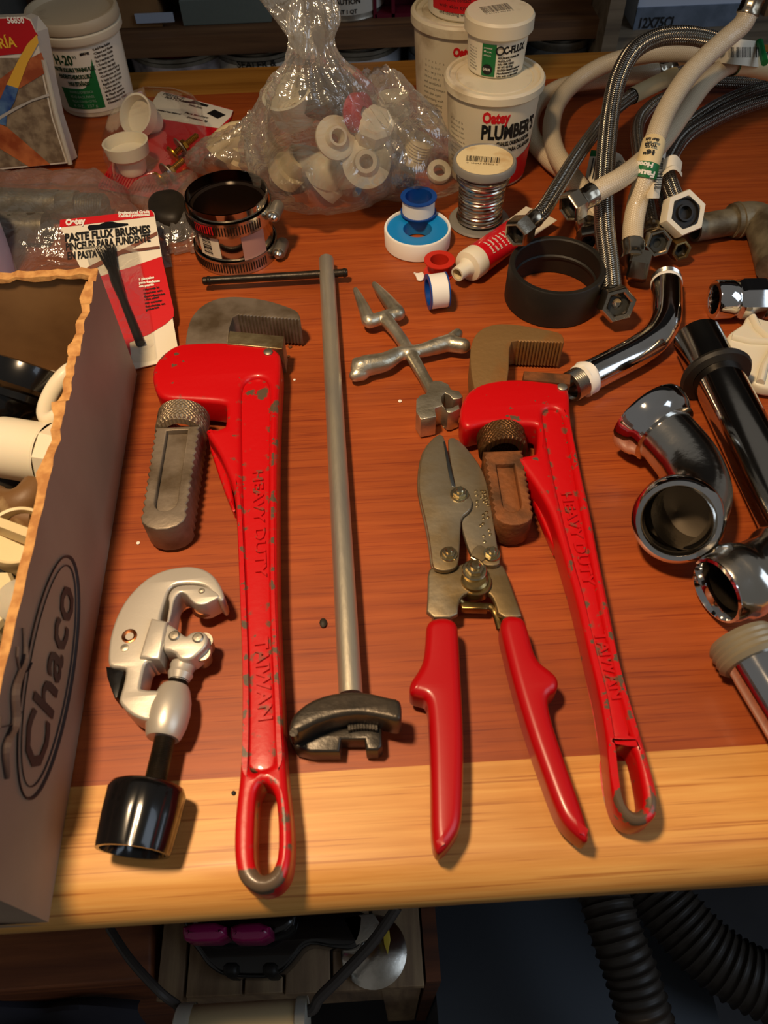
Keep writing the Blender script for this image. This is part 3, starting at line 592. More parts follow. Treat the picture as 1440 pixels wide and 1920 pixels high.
# ================================================================== tubing cutter
c2=lambda L:crop(180,1040,3.2,L)
o=P(290,1320,0)
t=T('tubing_cutter','silver C-shaped tubing cutter with a black round knob beside the carton','tubing cutter',o)
body=c2([(330,995),(280,990),(200,955),(135,885),(140,850),(168,760),(178,688),(165,680),(80,672),(70,640),(74,560),(82,500),(100,430),(130,350),(175,270),(230,205),(290,150),(350,112),(430,82),(500,70),(560,66),(620,74),(670,95),(712,130),(745,180),(765,230),(769,255),(760,272),(744,276),(728,262),(710,244),(692,222),(655,185),(600,172),(530,170),(470,178),(440,205),(425,240),(405,300),(385,370),(375,500),(360,600),(335,640),(300,640),(285,680),(262,790),(270,808),(420,812),(400,840),(350,900),(335,960)])
t.add('frame',MB().pplate(body,.024,.006,.0016,sm=1,res=3),m_alum,ang=45)
hook=c2([(425,385),(440,300),(432,250),(450,212),(480,190),(530,180),(600,180),(660,192),(705,212),(738,240),(738,255),(700,275),(660,296),(620,300),(590,292),(560,262),(540,235),(510,222),(485,240),(465,280),(455,340),(440,400),(425,420)])
t.add('hook',MB().pplate(hook,.0245,.008,.0008,sm=1),m_alum)
t.add('dark_inset',MB().pplate(c2([(60,672),(165,682),(168,700),(150,760),(128,855),(112,862),(85,790),(66,730)]),.0215,.008,.0003),m_blackp)
ca=t.add('carriage',MB().pplate(c2([(330,378),(428,398),(412,470),(380,628),(258,615),(295,490)]),.0265,.008,.0014),m_alum)
rh=c2([(415,400),(440,415),(480,440),(505,465),(540,490),(560,470),(595,456),(640,458),(668,480),(672,520),(650,560),(610,595),(575,625),(520,632),(490,620),(470,580),(385,568)])
t.add('roller_bracket',MB().pplate(rh,.0245,.010,.0016,sm=1),m_alum)
for (x,y) in ((470,487),(612,500)):
    t.add('rivet',MB().lathe([(.0001,.0012),(.0022,.001),(.0030,.0003),(.0030,-.001)],P(*c2([(x,y)])[0],.0245),seg=20),m_steel)
for (x,y) in ((655,540),(640,610)):
    a=P(*c2([(x,y)])[0],.013); t.add('roller',MB().lathe([(.0001,-.006),(.0045,-.006),(.0048,-.005),(.0036,-.001),(.0036,.001),(.0048,.005),(.0045,.006),(.0001,.006)],a,(0.12,-.1,1),seg=24),m_steel)
t.add('screw_collar',MB().lathe([(.0001,0),(.0062,0),(.0066,.002),(.0060,.004),(.0066,.006),(.005,.010)],P(*c2([(525,655)])[0],.015),(P(*c2([(500,740)])[0],.015)-P(*c2([(525,655)])[0],.015)),seg=28),m_alum)
a=P(*c2([(512,690)])[0],.015); b_=P(*c2([(345,1400)])[0],.017); ax=(b_-a).normalized(); L_=(b_-a).length
pr=[]; n=int(L_/.00085)
for i in range(n): pr+=[(.0047,i*.00085),(.0052,i*.00085+.0004)]
t.add('feed_screw',MB().lathe([(.0001,0)]+pr+[(.0001,L_)],a,ax,seg=24),m_blackm,ang=60)
a=P(*c2([(478,792)])[0],.016); b_=P(*c2([(400,1105)])[0],.0165); ax=(b_-a).normalized(); L_=(b_-a).length
t.add('barrel',MB().lathe([(.0001,0),(.0068,0),(.0078,L_*.06),(.0098,L_*.28),(.0106,L_*.5),(.0102,L_*.75),(.0088,L_*.95),(.0078,L_),(.0001,L_)],a,ax,seg=36),m_alum)
a=P(*c2([(318,1375)])[0],.0185); b_=P(*c2([(218,1785)])[0],.0175); ax=(b_-a).normalized(); L_=(b_-a).length
rm=lambda an,tt:1-.055*(1-abs(math.cos(an*4.5))**.5) if 0.004<tt<L_ else 1
t.add('knob',MB().lathe([(.0001,0),(.014,0),(.0168,.0012),(.0182,.004),(.0182,L_*.5),(.0172,L_-.002),(.0166,L_),(.0148,L_),(.0140,L_-.003),(.0138,L_-.018),(.0001,L_-.018)],a,ax,seg=90,rmod=rm),m_blackp,ang=50)
x,y=c2([(200,488)])[0]; t.add('rivet',MB().lathe([(.0001,-.0008),(.0018,-.0004),(.0034,.0005),(.0040,.0003),(.0040,-.001)],P(x,y,.0242),seg=28),m_copper,label='copper rivet')
x,y=c2([(173,560)])[0]; t.add('screw',MB().lathe([(.0001,.0002),(.0006,.0002),(.0007,.0008),(.0021,.0006),(.0023,-.001)],P(x,y,.0240),seg=20),m_steel)
x,y=c2([(634,217)])[0]; t.add('rivet',MB().lathe([(.0001,.0009),(.0014,.0007),(.0018,0),(.0018,-.001)],P(x,y,.0246),seg=20),m_steel)
x,y=c2([(645,322)])[0]; t.add('cutting_wheel',MB().lathe([(.0001,-.0022),(.0048,-.0018),(.0062,0),(.0048,.0018),(.0001,.0022)],P(x,y,.012),seg=36),m_copper,label='copper coloured cutting wheel')
# ================================================================== four way strainer wrench
c3=lambda L,h:[P(*p,h) for p in crop(520,440,3.789,L)]
o=P(770,660,0)
t=T('sink_strainer_wrench','cast silver cross-shaped four way wrench between basin wrench and tapes','wrench',o)
h=.010
parts=[]
mb=MB()
def tb_(pts,rs,hh=h,n=5,sq=1):
    p=crv(c3(pts,hh),n); r=[]
    for i in range(len(p)):
        x=i/(len(p)-1)*(len(rs)-1); k=min(int(x),len(rs)-2); r.append(rs[k]+(rs[k+1]-rs[k])*(x-k))
    mb.tube(p,r,14,sq=sq); mb.ball(p[0],r[0]*.98,12); mb.ball(p[-1],r[-1]*.98,12)
tb_([(1130,1170),(1040,1010),(945,845),(850,700),(760,590)],[.0048,.0042,.0048,.0046,.0055])
tb_([(655,620),(760,585),(860,560)],[.0052,.0050,.0056])
tb_([(650,610),(610,510),(555,390)],[.0058,.0044,.0022])
tb_([(850,550),(770,450),(688,352)],[.0060,.0046,.0024])
tb_([(945,838),(860,850),(760,905),(640,930),(590,945)],[.0052,.0054,.0070,.0078,.0074])
tb_([(600,925),(560,905)],[.0055,.0035],.0125); tb_([(600,980),(555,1000)],[.0060,.0048],.008)
tb_([(945,838),(1040,820),(1140,790),(1230,765)],[.0052,.0052,.0062,.0064])
tb_([(1220,760),(1280,705)],[.0055,.0042]); tb_([(1220,775),(1320,790)],[.0060,.0058])
me=bpy.data.meshes.new('t'); me.from_pydata(mb.v,[],mb.f); ob=bpy.data.objects.new('t',me); COL.objects.link(ob)
md=ob.modifiers.new('r','REMESH'); md.mode='VOXEL'; md.voxel_size=.0009; ms=ob.modifiers.new('s','SMOOTH'); ms.factor=.6; ms.iterations=4
dg=bpy.context.evaluated_depsgraph_get(); m2=bpy.data.meshes.new_from_object(ob.evaluated_get(dg)); bpy.data.objects.remove(ob)
x=MB(); x.v=[v.co.copy() for v in m2.vertices]; x.f=[tuple(p.vertices) for p in m2.polygons]
t.add('body',x,m_zinc,ang=80,fix=False)
crn=[(985,1255),(988,1170),(1015,1140),(1055,1130),(1075,1090),(1078,1055),(1120,1035),(1165,1040),(1215,1062),(1235,1100),(1290,1110),(1318,1150),(1290,1166),(1250,1168),(1225,1140),(1190,1122),(1165,1150),(1168,1190),(1192,1236),(1240,1230),(1288,1205),(1296,1238),(1240,1262),(1212,1262),(1170,1215),(1140,1225),(1118,1232),(1128,1290),(1085,1300),(1020,1312)]
t.add('stepped_socket',MB().pplate(crop(520,440,3.789,crn),.019,.0015,.0004),m_zinc,ang=40)
mb=MB().tube(c3([(1060,1195),(1110,1180)],.0195),.0008,6); 
# ================================================================== tubs, spool, tapes
def cylmap(o,R,a0,z0,taper=0):
    # text onto an upright cylinder; a0 = angle from straight towards the viewer (-y)
    o=Vector(o)
    def f(p):
        z=z0+p.y; r=R(z)+p.z; a=a0+p.x/R(z); return o+Vector((math.sin(a)*r,-math.cos(a)*r,z))
    return f
def patch(o,R,a0,a1,z0,z1,off=.0003,n=24,f0=None,f1=None):
    def fn(u,v):
        a=a0+(a1-a0)*u; lo=f0(u) if f0 else z0; hi=f1(u) if f1 else z1; z=lo+(hi-lo)*v; r=R(z)+off
        return Vector(o)+Vector((math.sin(a)*r,-math.cos(a)*r,z))
    return MB().grid(fn,n,6)
def lidded(t,o,R,h,lidr,lidh,m_b,m_l,rec=.0015,step=True):
    t.add('tub',MB().lathe([(.0001,0),(R(0)-.002,0),(R(0),.002),(R(h*.5),h*.5),(R(h-.004),h-lidh*.6),(.0001,h-lidh*.6)],o,seg=64),m_b)
    pr=[(R(h)-.001,h-lidh),(lidr-.0008,h-lidh),(lidr,h-lidh+.001),(lidr,h-.002),(lidr-.0015,h),(lidr-.004,h),(lidr-.005,h-rec)]
    if step: pr+=[(lidr*.78,h-rec),(lidr*.765,h-rec-.0008),(lidr*.74,h-rec-.0008),(lidr*.73,h-rec)]
    pr+=[(.0001,h-rec)]
    return t.add('lid',MB().lathe(pr,o,seg=72),m_l)
def small_print(mb,o,R,a0,ztop,n,size,width,lh,seed=1,align='LEFT',words=None):
    random.seed(seed)
    w=words or ['professional grade','profesional','para uso con','keep away from','children use in','well ventilated','area avoid contact','with skin eyes','and clothing wash','after handling','read all labels','instrucciones']
    for k in range(n):
        mb.text(w[k%len(w)],size,cylmap(o,R,a0,ztop-k*lh),width=width*random.uniform(.75,1),align=align,ext=0)
def barcode(mb,fn,w,h,n=30,seed=5):
    random.seed(seed); x=0
    while x<w:
        b=random.choice([.35,.7,1.1])*w/n*.8; 
        mb.add([fn(Vector(q)) for q in ((x,0,0),(x+b,0,0),(x+b,h,0),(x,h,0))],[(0,1,2,3)]); x+=b+random.choice([.4,.7,1.2])*w/n*.7
# plumber's putty tub
h=.085; c=P(928,137,h); o=Vector((c.x,c.y,0)); R=lambda z:.0345+.0055*z/.085
t=T('putty_tub','white PLUMBER\'S putty tub in front, carrying the small flux tub','tub',o)
lidded(t,o,R,h,.0422,.0085,m_dirty,m_dirty,.002)
g=MB().text('Oatey',.0125,cylmap(o,R,-.36,.0625),bold=.0006,ext=.0003,width=.0235)
t.add('red_lettering',g,m_inkr,smooth=False,fix=False)
g=MB().text("PLUMBER'S",.0165,cylmap(o,R,-.36,.0485),bold=.0007,ext=.0003,width=.053)
g.text('STAINLESS, CAULKING & SETTING',.0052,cylmap(o,R,.0,.042),bold=.0001,ext=.0003,width=.034)
g.text('COMPUESTO PARA CALAFATEO',.0052,cylmap(o,R,-.22,.036),bold=.0001,ext=.0003,width=.045)
small_print(g,o,R,-1.25,.056,12,.0032,.020,.0042,3)
t.add('black_lettering',g,m_ink,smooth=False,fix=False)
t.add('red_panel',patch(o,R,.25,1.5,.004,.03,f1=lambda u:.024+.012*u,f0=lambda u:.004),m_inkr)
# oc-flux
zb=h-.002; c=P(928,126,zb); o=Vector((c.x,c.y,zb)); h2=.043; R=lambda z:.0232+.0026*z/.043
t=T('flux_tub','small white flux tub with green panel standing on the putty tub','tub',o)
lidded(t,o,R,h2,.0282,.0125,m_white,m_dirty,.0,False)
t.add('green_panel',patch(o,R,-.66,-.18,.0025,.0275),m_inkg)
t.add('green_panel_seal',MB().add([cylmap(o,R,-.45,.008)(Vector((.0042*math.cos(a),.0042*math.sin(a),.0006))) for a in [2*PI*i/20 for i in range(20)]],[tuple(range(20))]),m_ink)
g=MB().text('C-FLUX',.0027,cylmap(o,lambda z:R(z)+.0008,-.60,.0072),width=.0065,bold=.0001); 
small_print(g,o,lambda z:R(z)+.0004,-.60,.024,3,.002,.008,.0028,9,words=['professional','flux','soldadura'])
t.add('white_lettering',g,m_inkw,smooth=False,fix=False)
g=MB().text('C-FLUX',.0078,cylmap(o,R,.06,.0205),bold=.0003,ext=.0003,width=.0205)
ring=MB(); cm=cylmap(o,R,-.06,.0232)
rp=[cm(Vector((.0030*math.cos(a),.0030*math.sin(a),.0006))) for a in [2*PI*i/24 for i in range(24)]]
g.tube(rp,.0006,6,closed=True)
for k,(s_,w_) in enumerate([('FOR JOINING COPPER PIPE',.019),('FREGLANS',.011),('PARA UNIR TUBOS',.014),('NET WT 2 OZ (57 g)',.013),('CAUTION: Harmful if swallowed',.021),('Manufactured in USA by',.020),('Use only as directed',.019)]):
    g.text(s_,.0022,cylmap(o,R,-.10,.0165-k*.0024),width=w_,ext=.0003)
small_print(g,o,R,-1.28,.026,10,.0018,.010,.0023,5)
t.add('black_lettering',g,m_ink,smooth=False,fix=False)
g=MB(); fn=plane_map(o+Vector((-.013,-.004,h2+.0002)),(1,.25,0),(0,0,1)); barcode(g,fn,.024,.012,30); g.text('0 41193 30132 5',.0025,lambda p:fn(p+Vector((0,-.003,0))),width=.024)
t.add('barcode',g,m_inkgr,smooth=False,fix=False)
# rear tub with red-labelled tub on it
h=.10; cL=PY(806,150,.80); o=Vector((P(868,60,h).x+.004,.765,0)); R=lambda z:.037+.005*z/.1
t=T('putty_tub','rear white tub half hidden behind the other, carrying the red-labelled tub','tub',o)
lidded(t,o,R,h,.0445,.010,m_dirty,m_dirty,.002)
g=MB(); small_print(g,o,R,-1.0,.072,12,.0035,.024,.0048,8); t.add('black_lettering',g,m_ink,smooth=False,fix=False)
g=MB().text('Oatey',.010,cylmap(o,R,-.25,.076),bold=.0006,ext=.0003,width=.020); t.add('red_lettering',g,m_inkr,smooth=False,fix=False)
zb=h-.0018; o=Vector((o.x+.004,o.y+.002,zb)); R=lambda z:.0330+.0040*z/.07
t=T('red_label_tub','white tub with red printed label standing on the rear tub','tub',o)
lidded(t,o,R,.075,.039,.010,m_white,m_white,.001)
t.add('red_panel',patch(o,R,-1.1,1.1,.008,.062),m_inkr)
g=MB(); small_print(g,o,lambda z:R(z)+.0004,-.85,.050,9,.0042,.030,.0055,4); t.add('black_lettering',g,m_ink,smooth=False,fix=False)
# h-20 tub
o=Vector((P(186,190,0).x,P(186,190,0).y,0)); R=lambda z:.0365+.0035*z/.085; h=.088
t=T('tinning_flux_tub','white lidded tub with green and white label behind the kit box','tub',o)
t.add('tub',MB().lathe([(.0001,0),(R(0)-.002,0),(R(0),.002),(R(.069),.069),(.0430,.0692),(.0438,.0705),(.0440,.076),(.0432,.0772),(.0415,.0775),(.0415,.0795),(.0001,.0795)],o,seg=72),m_dirty)
t.add('lid',MB().lathe([(.0415,.0785),(.0436,.0785),(.0442,.080),(.0438,h-.002),(.0425,h),(.0405,h),(.039,h-.0015),(.0375,h-.004),(.036,h-.0042),(.0001,h-.0036)],o,seg=72),mat('grimy_lid','B8A88C',.5,col2='6E5840',nscale=24,nmix=.68,sharp=.08))
t.add('label',patch(o,R,-1.15,1.55,.006,.066,n=48),m_paper)
gp=patch(o,R,-.62,.42,.010,.03,off=.0006,n=40,f0=lambda u:.010,f1=lambda u:.030+.026*max(0,(u-.55)/.45)**2.2)
t.add('green_panel',gp,m_inkg)
R2=lambda z:R(z)+.0008
g=MB().text('H-20',.0125,cylmap(o,R2,-.50,.0525),bold=.0004,width=.0185); g.text('95',.004,cylmap(o,R2,-.02,.058),width=.004)
g.text('WATER SOLUBLE TINNING FLUX',.0052,cylmap(o,R2,-.62,.046),bold=.0003,width=.042)
g.text('FUNDENTE HIDROSOLUBLE',.0052,cylmap(o,R2,-.54,.0395),bold=.0003,width=.033)
g.text('PARA ESTAÑADO',.0052,cylmap(o,R2,-.34,.033),bold=.0003,width=.021)
t.add('green_lettering',g,mat('dark_green_ink','0A3A1C',.6),smooth=False,fix=False)
g=MB().text('#30142',.0030,cylmap(o,R2,.18,.0605),bold=.0002,width=.009)
ws=['•Lead Free Solder','•Cleans and Fluxes','H-20® Water Soluble','Flux is specifically made','1. Thoroughly clean tube','and fitting then apply','•No acid residue•Clean up','•Conforms to Fed','2. Apply flux with brush','Apply heat to pipe','3. Remove excess flux','while still warm','4. Flush system','Manufactured by','Cleveland, Ohio']
for k,s_ in enumerate(ws): g.text(s_,.0030,cylmap(o,R2,.50,.0625-k*.0036),width=random.uniform(.019,.025),bold=.0001)
t.add('black_lettering',g,m_ink,smooth=False,fix=False)
g=MB(); R3=lambda z:R(z)+.0009
for k,s_ in enumerate(['WARNING/ADVERTENCIA','READ BACK PANEL','PRECAUCION LEA 1 OF PKG','8 OZ.  227 g']): g.text(s_,.0036,cylmap(o,R3,-.40,.0255-k*.0045),width=.024)
t.add('pale_lettering',g,mat('pale_green_ink','8AA88E',.6),smooth=False,fix=False)
# solder spool
h=.056; c=P(909,298,h); o=Vector((c.x,c.y,0)); mg=mat('grey_spool','7E7C76',.4)
t=T('solder_spool','grey spool of bright solder wire with paper label on top','spool',o)
t.add('spool',MB().lathe([(.0001,0),(.0250,0),(.0262,.0015),(.0250,.003),(.011,.003),(.011,h-.0075),(.0244,h-.0075),(.0256,h-.006),(.0256,h-.0015),(.0246,h),(.0236,h),(.0228,h-.0008),(.0001,h-.0008)],o,seg=64),mg)
pp=[];n=18
def wind(r0,z0,z1,turns):
    return [o+Vector((math.cos(a)*r0(a/(2*PI*turns)),math.sin(a)*r0(a/(2*PI*turns)),z0+(z1-z0)*a/(2*PI*turns))) for a in [2*PI*turns*i/(turns*28) for i in range(turns*28+1)]]
ms=mat('solder_wire','C2BCAE',.2,1,rough2=None)
sw=MB().tube(wind(lambda u:.0175+.0014*u*u+(.0012 if u<.06 else 0),.0045,h-.0092,16),.0014,8)
sw.tube(wind(lambda u:.0215-.001*u,h-.0092,h-.0165,3),.0014,8)
t.add('solder_wire',sw,ms)
t.add('label',MB().lathe([(.0001,h-.0004),(.0226,h-.0004),(.0228,h-.0010)],o,seg=64),mat('stained_round_label','DECB9C',.6,col2='B89058',nscale=45,nmix=.62))
g=MB(); fn=plane_map(o+Vector((-.0155,-.001,h-.0003)),(1,-.22,0),(0,0,1)); barcode(g,fn,.027,.0085,34,8); g.text('0 48643 05312 0',.0028,lambda p:fn(p+Vector((.001,-.0034,0))),width=.025)
t.add('barcode',g,m_ink,smooth=False,fix=False)
# big thread seal tape
c=P(783,425,.0155); o=Vector((c.x,c.y,0)); h=.0155
t=T('thread_tape_roll','wide white roll of thread tape with blue top disc','tape',o)
t.add('case',MB().lathe([(.0245,.0005),(.0262,0),(.0272,.001),(.0276,h-.001),(.0270,h),(.0256,h),(.0250,h-.0012),(.0248,.001),(.0245,.0005)],o,seg=72),m_whitep)
t.add('disc',MB().lathe([(.0251,h-.0016),(.0125,h-.0016),(.0118,h-.002),(.0116,.001),(.0251,.001)],o,seg=72),m_lblue)
def smallspool(t,o,ax,r,w,mf,mt,hole=.7,tr=.86):
    t.add('spool',MB().lathe([(r*hole,0),(r,0),(r,.0009),(r*hole*1.06,.0009),(r*hole*1.06,w-.0009),(r,w-.0009),(r,w),(r*hole,w),(r*hole,0)],o,ax,seg=48),mf)
    if mt: t.add('tape',MB().lathe([(r*hole*1.02,.001),(r*tr,.001),(r*tr,w-.001),(r*hole*1.02,w-.001)],o,ax,seg=48),mt)
c=P(785,368,.0305); o=Vector((c.x,c.y,.0162))
t=T('thread_tape_roll','small blue spool of thread tape standing on the wide roll','tape',o)
smallspool(t,o,(0,0,1),.0150,.0145,m_blue,m_whitep,.74,.9)
c=P(824,488,.012); o=Vector((c.x,c.y,.0002))
t=T('empty_tape_spool','empty red tape spool beside the flux tube','tape',o); smallspool(t,o,(0,0,1),.0122,.0125,m_redp,None,.60)
a=P(802,549,.0130); b_=P(848,543,.0130); ax=(b_-a).normalized()
t=T('thread_tape_roll','small blue spool of white thread tape standing on its rim','tape',Vector((a.x,a.y,0)))
smallspool(t,Vector((a.x,a.y,.0136)),ax,.0134,.0150,m_blue,m_whitep,.74,.96)
single('tape_scrap',MB().pplate([(774,508),(783,512),(792,508),(797,516),(792,525),(782,524),(780,516)],.0024,.0003,.0008,sm=1),m_whitep,'torn white scrap of tape beside the red spool','scrap',P(785,516,0))
# flux tube
a=P(866,508,.0135); b_=P(1015,400,.010); ax=(b_-a).normalized()
t=T('flux_tube','red and white squeezable tube with white conical nozzle','tube',P(930,460,0))
side=ax.cross(Vector((0,0,1))).normalized(); up=side.cross(ax)
L_=(b_-a).length; rr=.0125
t.add('nozzle',MB().lathe([(.0042,-.006),(.0056,-.006),(.0060,.003),(.0078,.006),(.0118,.0075),(.0126,.009),(.0126,.019),(.0001,.019)],a,ax,seg=40),m_white)
t.add('nozzle_bore',MB().lathe([(.0042,-.0058),(.0036,.003),(.0001,.003)],a,ax,seg=24),m_cream)
def tubef(r0):
    def fn(u,v):
        an=2*PI*u; s=.018+(L_-.018)*v; k=v**1.3; w=rr*(1+.28*k)*r0; th=(rr*(1-k)+.0006*k)*r0
        p=a+ax*s+side*math.cos(an)*w+up*math.sin(an)*th
        p.z=max(p.z,.0006); return p
    return fn
fn=tubef(1); t.add('tube_body',MB().grid(lambda u,v:fn(u,v*.66),48,20),mat('glossy_red_tube','D01020',.3,coat=.3))
t.add('tube_end',MB().grid(lambda u,v:fn(u,.66+v*.34),48,14),m_paper)
g=MB(); g2=MB()
def tmap(s0,u0,flip=False):
    f2=tubef(1.02)
    return lambda p:f2(u0-p.y/(2*PI*rr*1.1),(s0+p.x-.018)/(L_-.018))
def tmapx(s0,u0):
    f2=tubef(1.03)
    return lambda p:f2(u0+p.x/(2*PI*rr*1.1),(s0+p.y-.018)/(L_-.018))
for k,s_ in enumerate(['Lead free','flux paste','para soldar','5 oz tube','No lead','keep closed','use brush']):
    g.text(s_,.0035,tmapx(.026+k*.0052,.10),width=.0135,bold=.0001)
g2.text('CONTENTS',.006,tmapx(.069,.10),width=.018,bold=.0004)
t.add('white_lettering',g,m_inkw,smooth=False,fix=False); t.add('black_lettering',g2,m_ink,smooth=False,fix=False)
# black coupling
o3=P(1046,495,.031); o=Vector((o3.x,o3.y,0)); R1=.0365; h=.031
t=single('pipe_coupling',MB().lathe([(R1-.0045,.0006),(R1-.001,0),(R1,.001),(R1-.0003,h-.001),(R1-.001,h),(R1-.0042,h),(R1-.005,h-.001),(R1-.005,h*.55),(R1-.0062,h*.52),(R1-.0062,h*.46),(R1-.005,h*.44),(R1-.0045,.0006)],o,seg=80),m_blackr,'thick black plastic pipe coupling ring standing below the hoses','coupling',o)
# shielded coupling with two clamps
o3=P(424,360,.053); o=Vector((o3.x,o3.y,0)); h=.053; R1=.0320
t=T('shielded_coupling','polished steel sleeve coupling with two worm-drive hose clamps','coupling',o)
t.add('sleeve',MB().lathe([(R1-.0012,0),(R1,0),(R1-.0004,.006),(R1,.012),(R1,h-.014),(R1-.0004,h-.007),(R1+.0003,h),(R1-.0009,h),(R1-.0012,0)],o,seg=80),mat('mirror_steel','B8AEA0',.09,1))
t.add('rubber_liner',MB().lathe([(R1-.0013,.004),(R1-.0040,.005),(R1-.0040,h-.010),(R1-.0013,h-.009)],o,seg=64),mat('glossy_rubber','1A120C',.22))
t.add('label',patch(o,lambda z:R1,-.85,-.25,.015,h-.016,off=.0005),m_paper)
t.add('red_label',patch(o,lambda z:R1,-.80,-.30,h-.016,h-.009,off=.0023),m_inkr)
g=MB(); barcode(g,lambda p:Vector(o)+Vector((math.sin(-.72+p.y/R1)*(R1+.0008),-math.cos(-.72+p.y/R1)*(R1+.0008),.017+p.x)),.018,.008,20,3); t.add('barcode',g,m_ink,smooth=False,fix=False)
t.add('label',patch(o,lambda z:R1,.30,.95,.012,h-.014,off=.0005),mat('pinkish_label','B8887A',.6))
for zc,off in ((h-.013,.62),(.0065,.80)):
    tilt=.0
    cb=t.add('clamp_band',MB().lathe([(R1+.0010,zc-.0055),(R1+.0022,zc-.0060),(R1+.0022,zc+.0060),(R1+.0010,zc+.0055),(R1+.0010,zc-.0055)],o,seg=80),m_chromed)
    sl=MB()
    for k in range(34):
        a=-1.35+k*.066; r=R1+.0024; c=o+Vector((math.sin(a)*r,-math.cos(a)*r,zc)); sl.box(c,(.0009,.0004,.0072),rz=a)
    t.add('band_slots',sl,m_blackm,parent=cb,smooth=False,kind='stuff')
    a=1.35; c=o+Vector((math.sin(a)*(R1+.006),-math.cos(a)*(R1+.006),zc)); tang=Vector((math.cos(a),math.sin(a),0))
    hs=t.add('screw_housing',MB().lathe([(.0001,-.008),(.0050,-.008),(.0054,-.007),(.0054,.006),(.0048,.008),(.0001,.008)],c,tang,seg=16),m_steel)
    t.add('clamp_screw',MB().lathe([(.0001,-.0125),(.0020,-.0122),(.0036,-.0105),(.0040,-.009),(.0040,-.0075),(.0001,-.0075)],c,tang,seg=20),m_chromed,parent=hs)
# ================================================================== hoses
def braid(name,steel=True,c1='D0CABC',c2='4A443C'):
    m=bpy.data.materials.new(name); m.use_nodes=True; nt=m.node_tree; b=nt.nodes['Principled BSDF']; L=nt.links.new
    uv=nt.nodes.new('ShaderNodeUVMap'); sp=nt.nodes.new('ShaderNodeSeparateXYZ'); L(uv.outputs[0],sp.inputs[0])
    def mth(op,a,b_=None,c=None):
        n=nt.nodes.new('ShaderNodeMath'); n.operation=op
        for i,x in enumerate((a,b_,c)):
            if x is None: continue
            if isinstance(x,(int,float)): n.inputs[i].default_value=x
            else: L(x,n.inputs[i])
        return n.outputs[0]
    N=16 if steel else 30; un=mth('MULTIPLY',sp.outputs[0],N); fr=mth('FRACT',un); fl=mth('FLOOR',un); par=mth('MODULO',fl,2.0); sg=mth('MULTIPLY_ADD',par,2.0,-1.0)
    vv=mth('MULTIPLY',sp.outputs[1],1/.0022 if steel else 1/.0020)
    ph=mth('MULTIPLY_ADD',mth('MULTIPLY',fr,sg),.9,vv); st=mth('MULTIPLY_ADD',mth('SINE',mth('MULTIPLY',ph,2*PI)),.5,.5)
    ed=mth('SINE',mth('MULTIPLY',fr,PI)); ed=mth('POWER',ed,.5)
    h=mth('MULTIPLY',st,ed)
    mx=nt.nodes.new('ShaderNodeMix'); mx.data_type='RGBA'; L(mth('POWER',h,.6),mx.inputs[0]); mx.inputs[6].default_value=hexc(c2); mx.inputs[7].default_value=hexc(c1); L(mx.outputs[2],b.inputs['Base Color'])
    bp=nt.nodes.new('ShaderNodeBump'); bp.inputs['Strength'].default_value=1 if steel else .25; bp.inputs['Distance'].default_value=.0007; L(h,bp.inputs['Height']); L(bp.outputs[0],b.inputs['Normal'])
    b.inputs['Metallic'].default_value=.95 if steel else 0; b.inputs['Roughness'].default_value=.28 if steel else .32
    if not steel: b.inputs['Coat Weight'].default_value=.3
    return m
m_bs=braid('braided_steel'); m_bd=braid('dark_braided_steel',c1='A09A8E',c2='2A2622'); m_bw=braid('braided_white_hose',False,'DCD0B6','BCA988')
def hose_mesh(t,path,r,m,seg=28,name='hose'):
    c=[path[0]]
    L=0; step=.0025; acc=0
    for i in range(1,len(path)): 
        c.append(path[i])
    mb=MB().tube(c,r,seg,cap=False); me=bpy.data.meshes.new(name); me.from_pydata([v-t.at for v in mb.v],[],mb.f)
    ul=me.uv_layers.new(name='UVMap'); cum=[0]
    for i in range(1,len(c)): cum.append(cum[-1]+(c[i]-c[i-1]).length)
    n=0
    for i in range(len(c)-1):
        for k in range(seg):
            for (ii,kk) in ((i,k),(i,k+1),(i+1,k+1),(i+1,k)):
                ul.data[n].uv=(kk/seg,cum[ii]); n+=1
    me.shade_smooth(); me.materials.append(m); o=bpy.data.objects.new(name,me); COL.objects.link(o); o.parent=t.o; return o
m_nutc=mat('nickel_nut','B4AA98',.2,1,'8A7C66',40,.6,.1,300,rough2=.34)
m_wrub=mat('grey_rubber_washer','2A2C2A',.6)
def ferrule(t,p,d,r,l,m=None):
    rm=lambda a,tt:1-.05*(.5+.5*math.cos(a*8)) if l*.2<tt<l*.75 else 1
    t.add('ferrule',MB().lathe([(r*.9,0),(r*1.12,0),(r*1.14,l*.12),(r*1.1,l*.22),(r*1.08,l*.7),(r*1.14,l*.8),(r*1.12,l),(.0001,l)],p,d,seg=64,rmod=rm),m or m_nutc,ang=50)
def nut(t,p,d,r,l,bore=.62,rub=True,m=None,seg=6,name='nut'):
    ax=Vector(d).normalized()
    mb=MB().lathe([(r*.55,0),(r*.9,0),(r,l*.12),(r,l*.82),(r*.93,l*.97),(r*.90,l),(r*bore*1.15,l),(r*bore,l-.001),(r*bore,l*.35),(.0001,l*.35)],p,ax,seg=6,ref=(.3,.2,1))
    n=t.add(name,mb,m or m_nutc,ang=25)
    th=[]
    for i in range(6): th+=[(r*bore*.98,l*.4+i*l*.09),(r*bore*.90,l*.4+(i+.5)*l*.09)]
    t.add('thread',MB().lathe(th,p,ax,seg=32),m_blackm,parent=n)
    if rub: t.add('washer',MB().lathe([(r*bore*.93,l*.36),(r*bore*.93,l*.62),(r*bore*.5,l*.62),(r*bore*.42,l*.56),(r*bore*.40,l*.39),(.0001,l*.38)],p,ax,seg=32),m_wrub,parent=n)
    return n
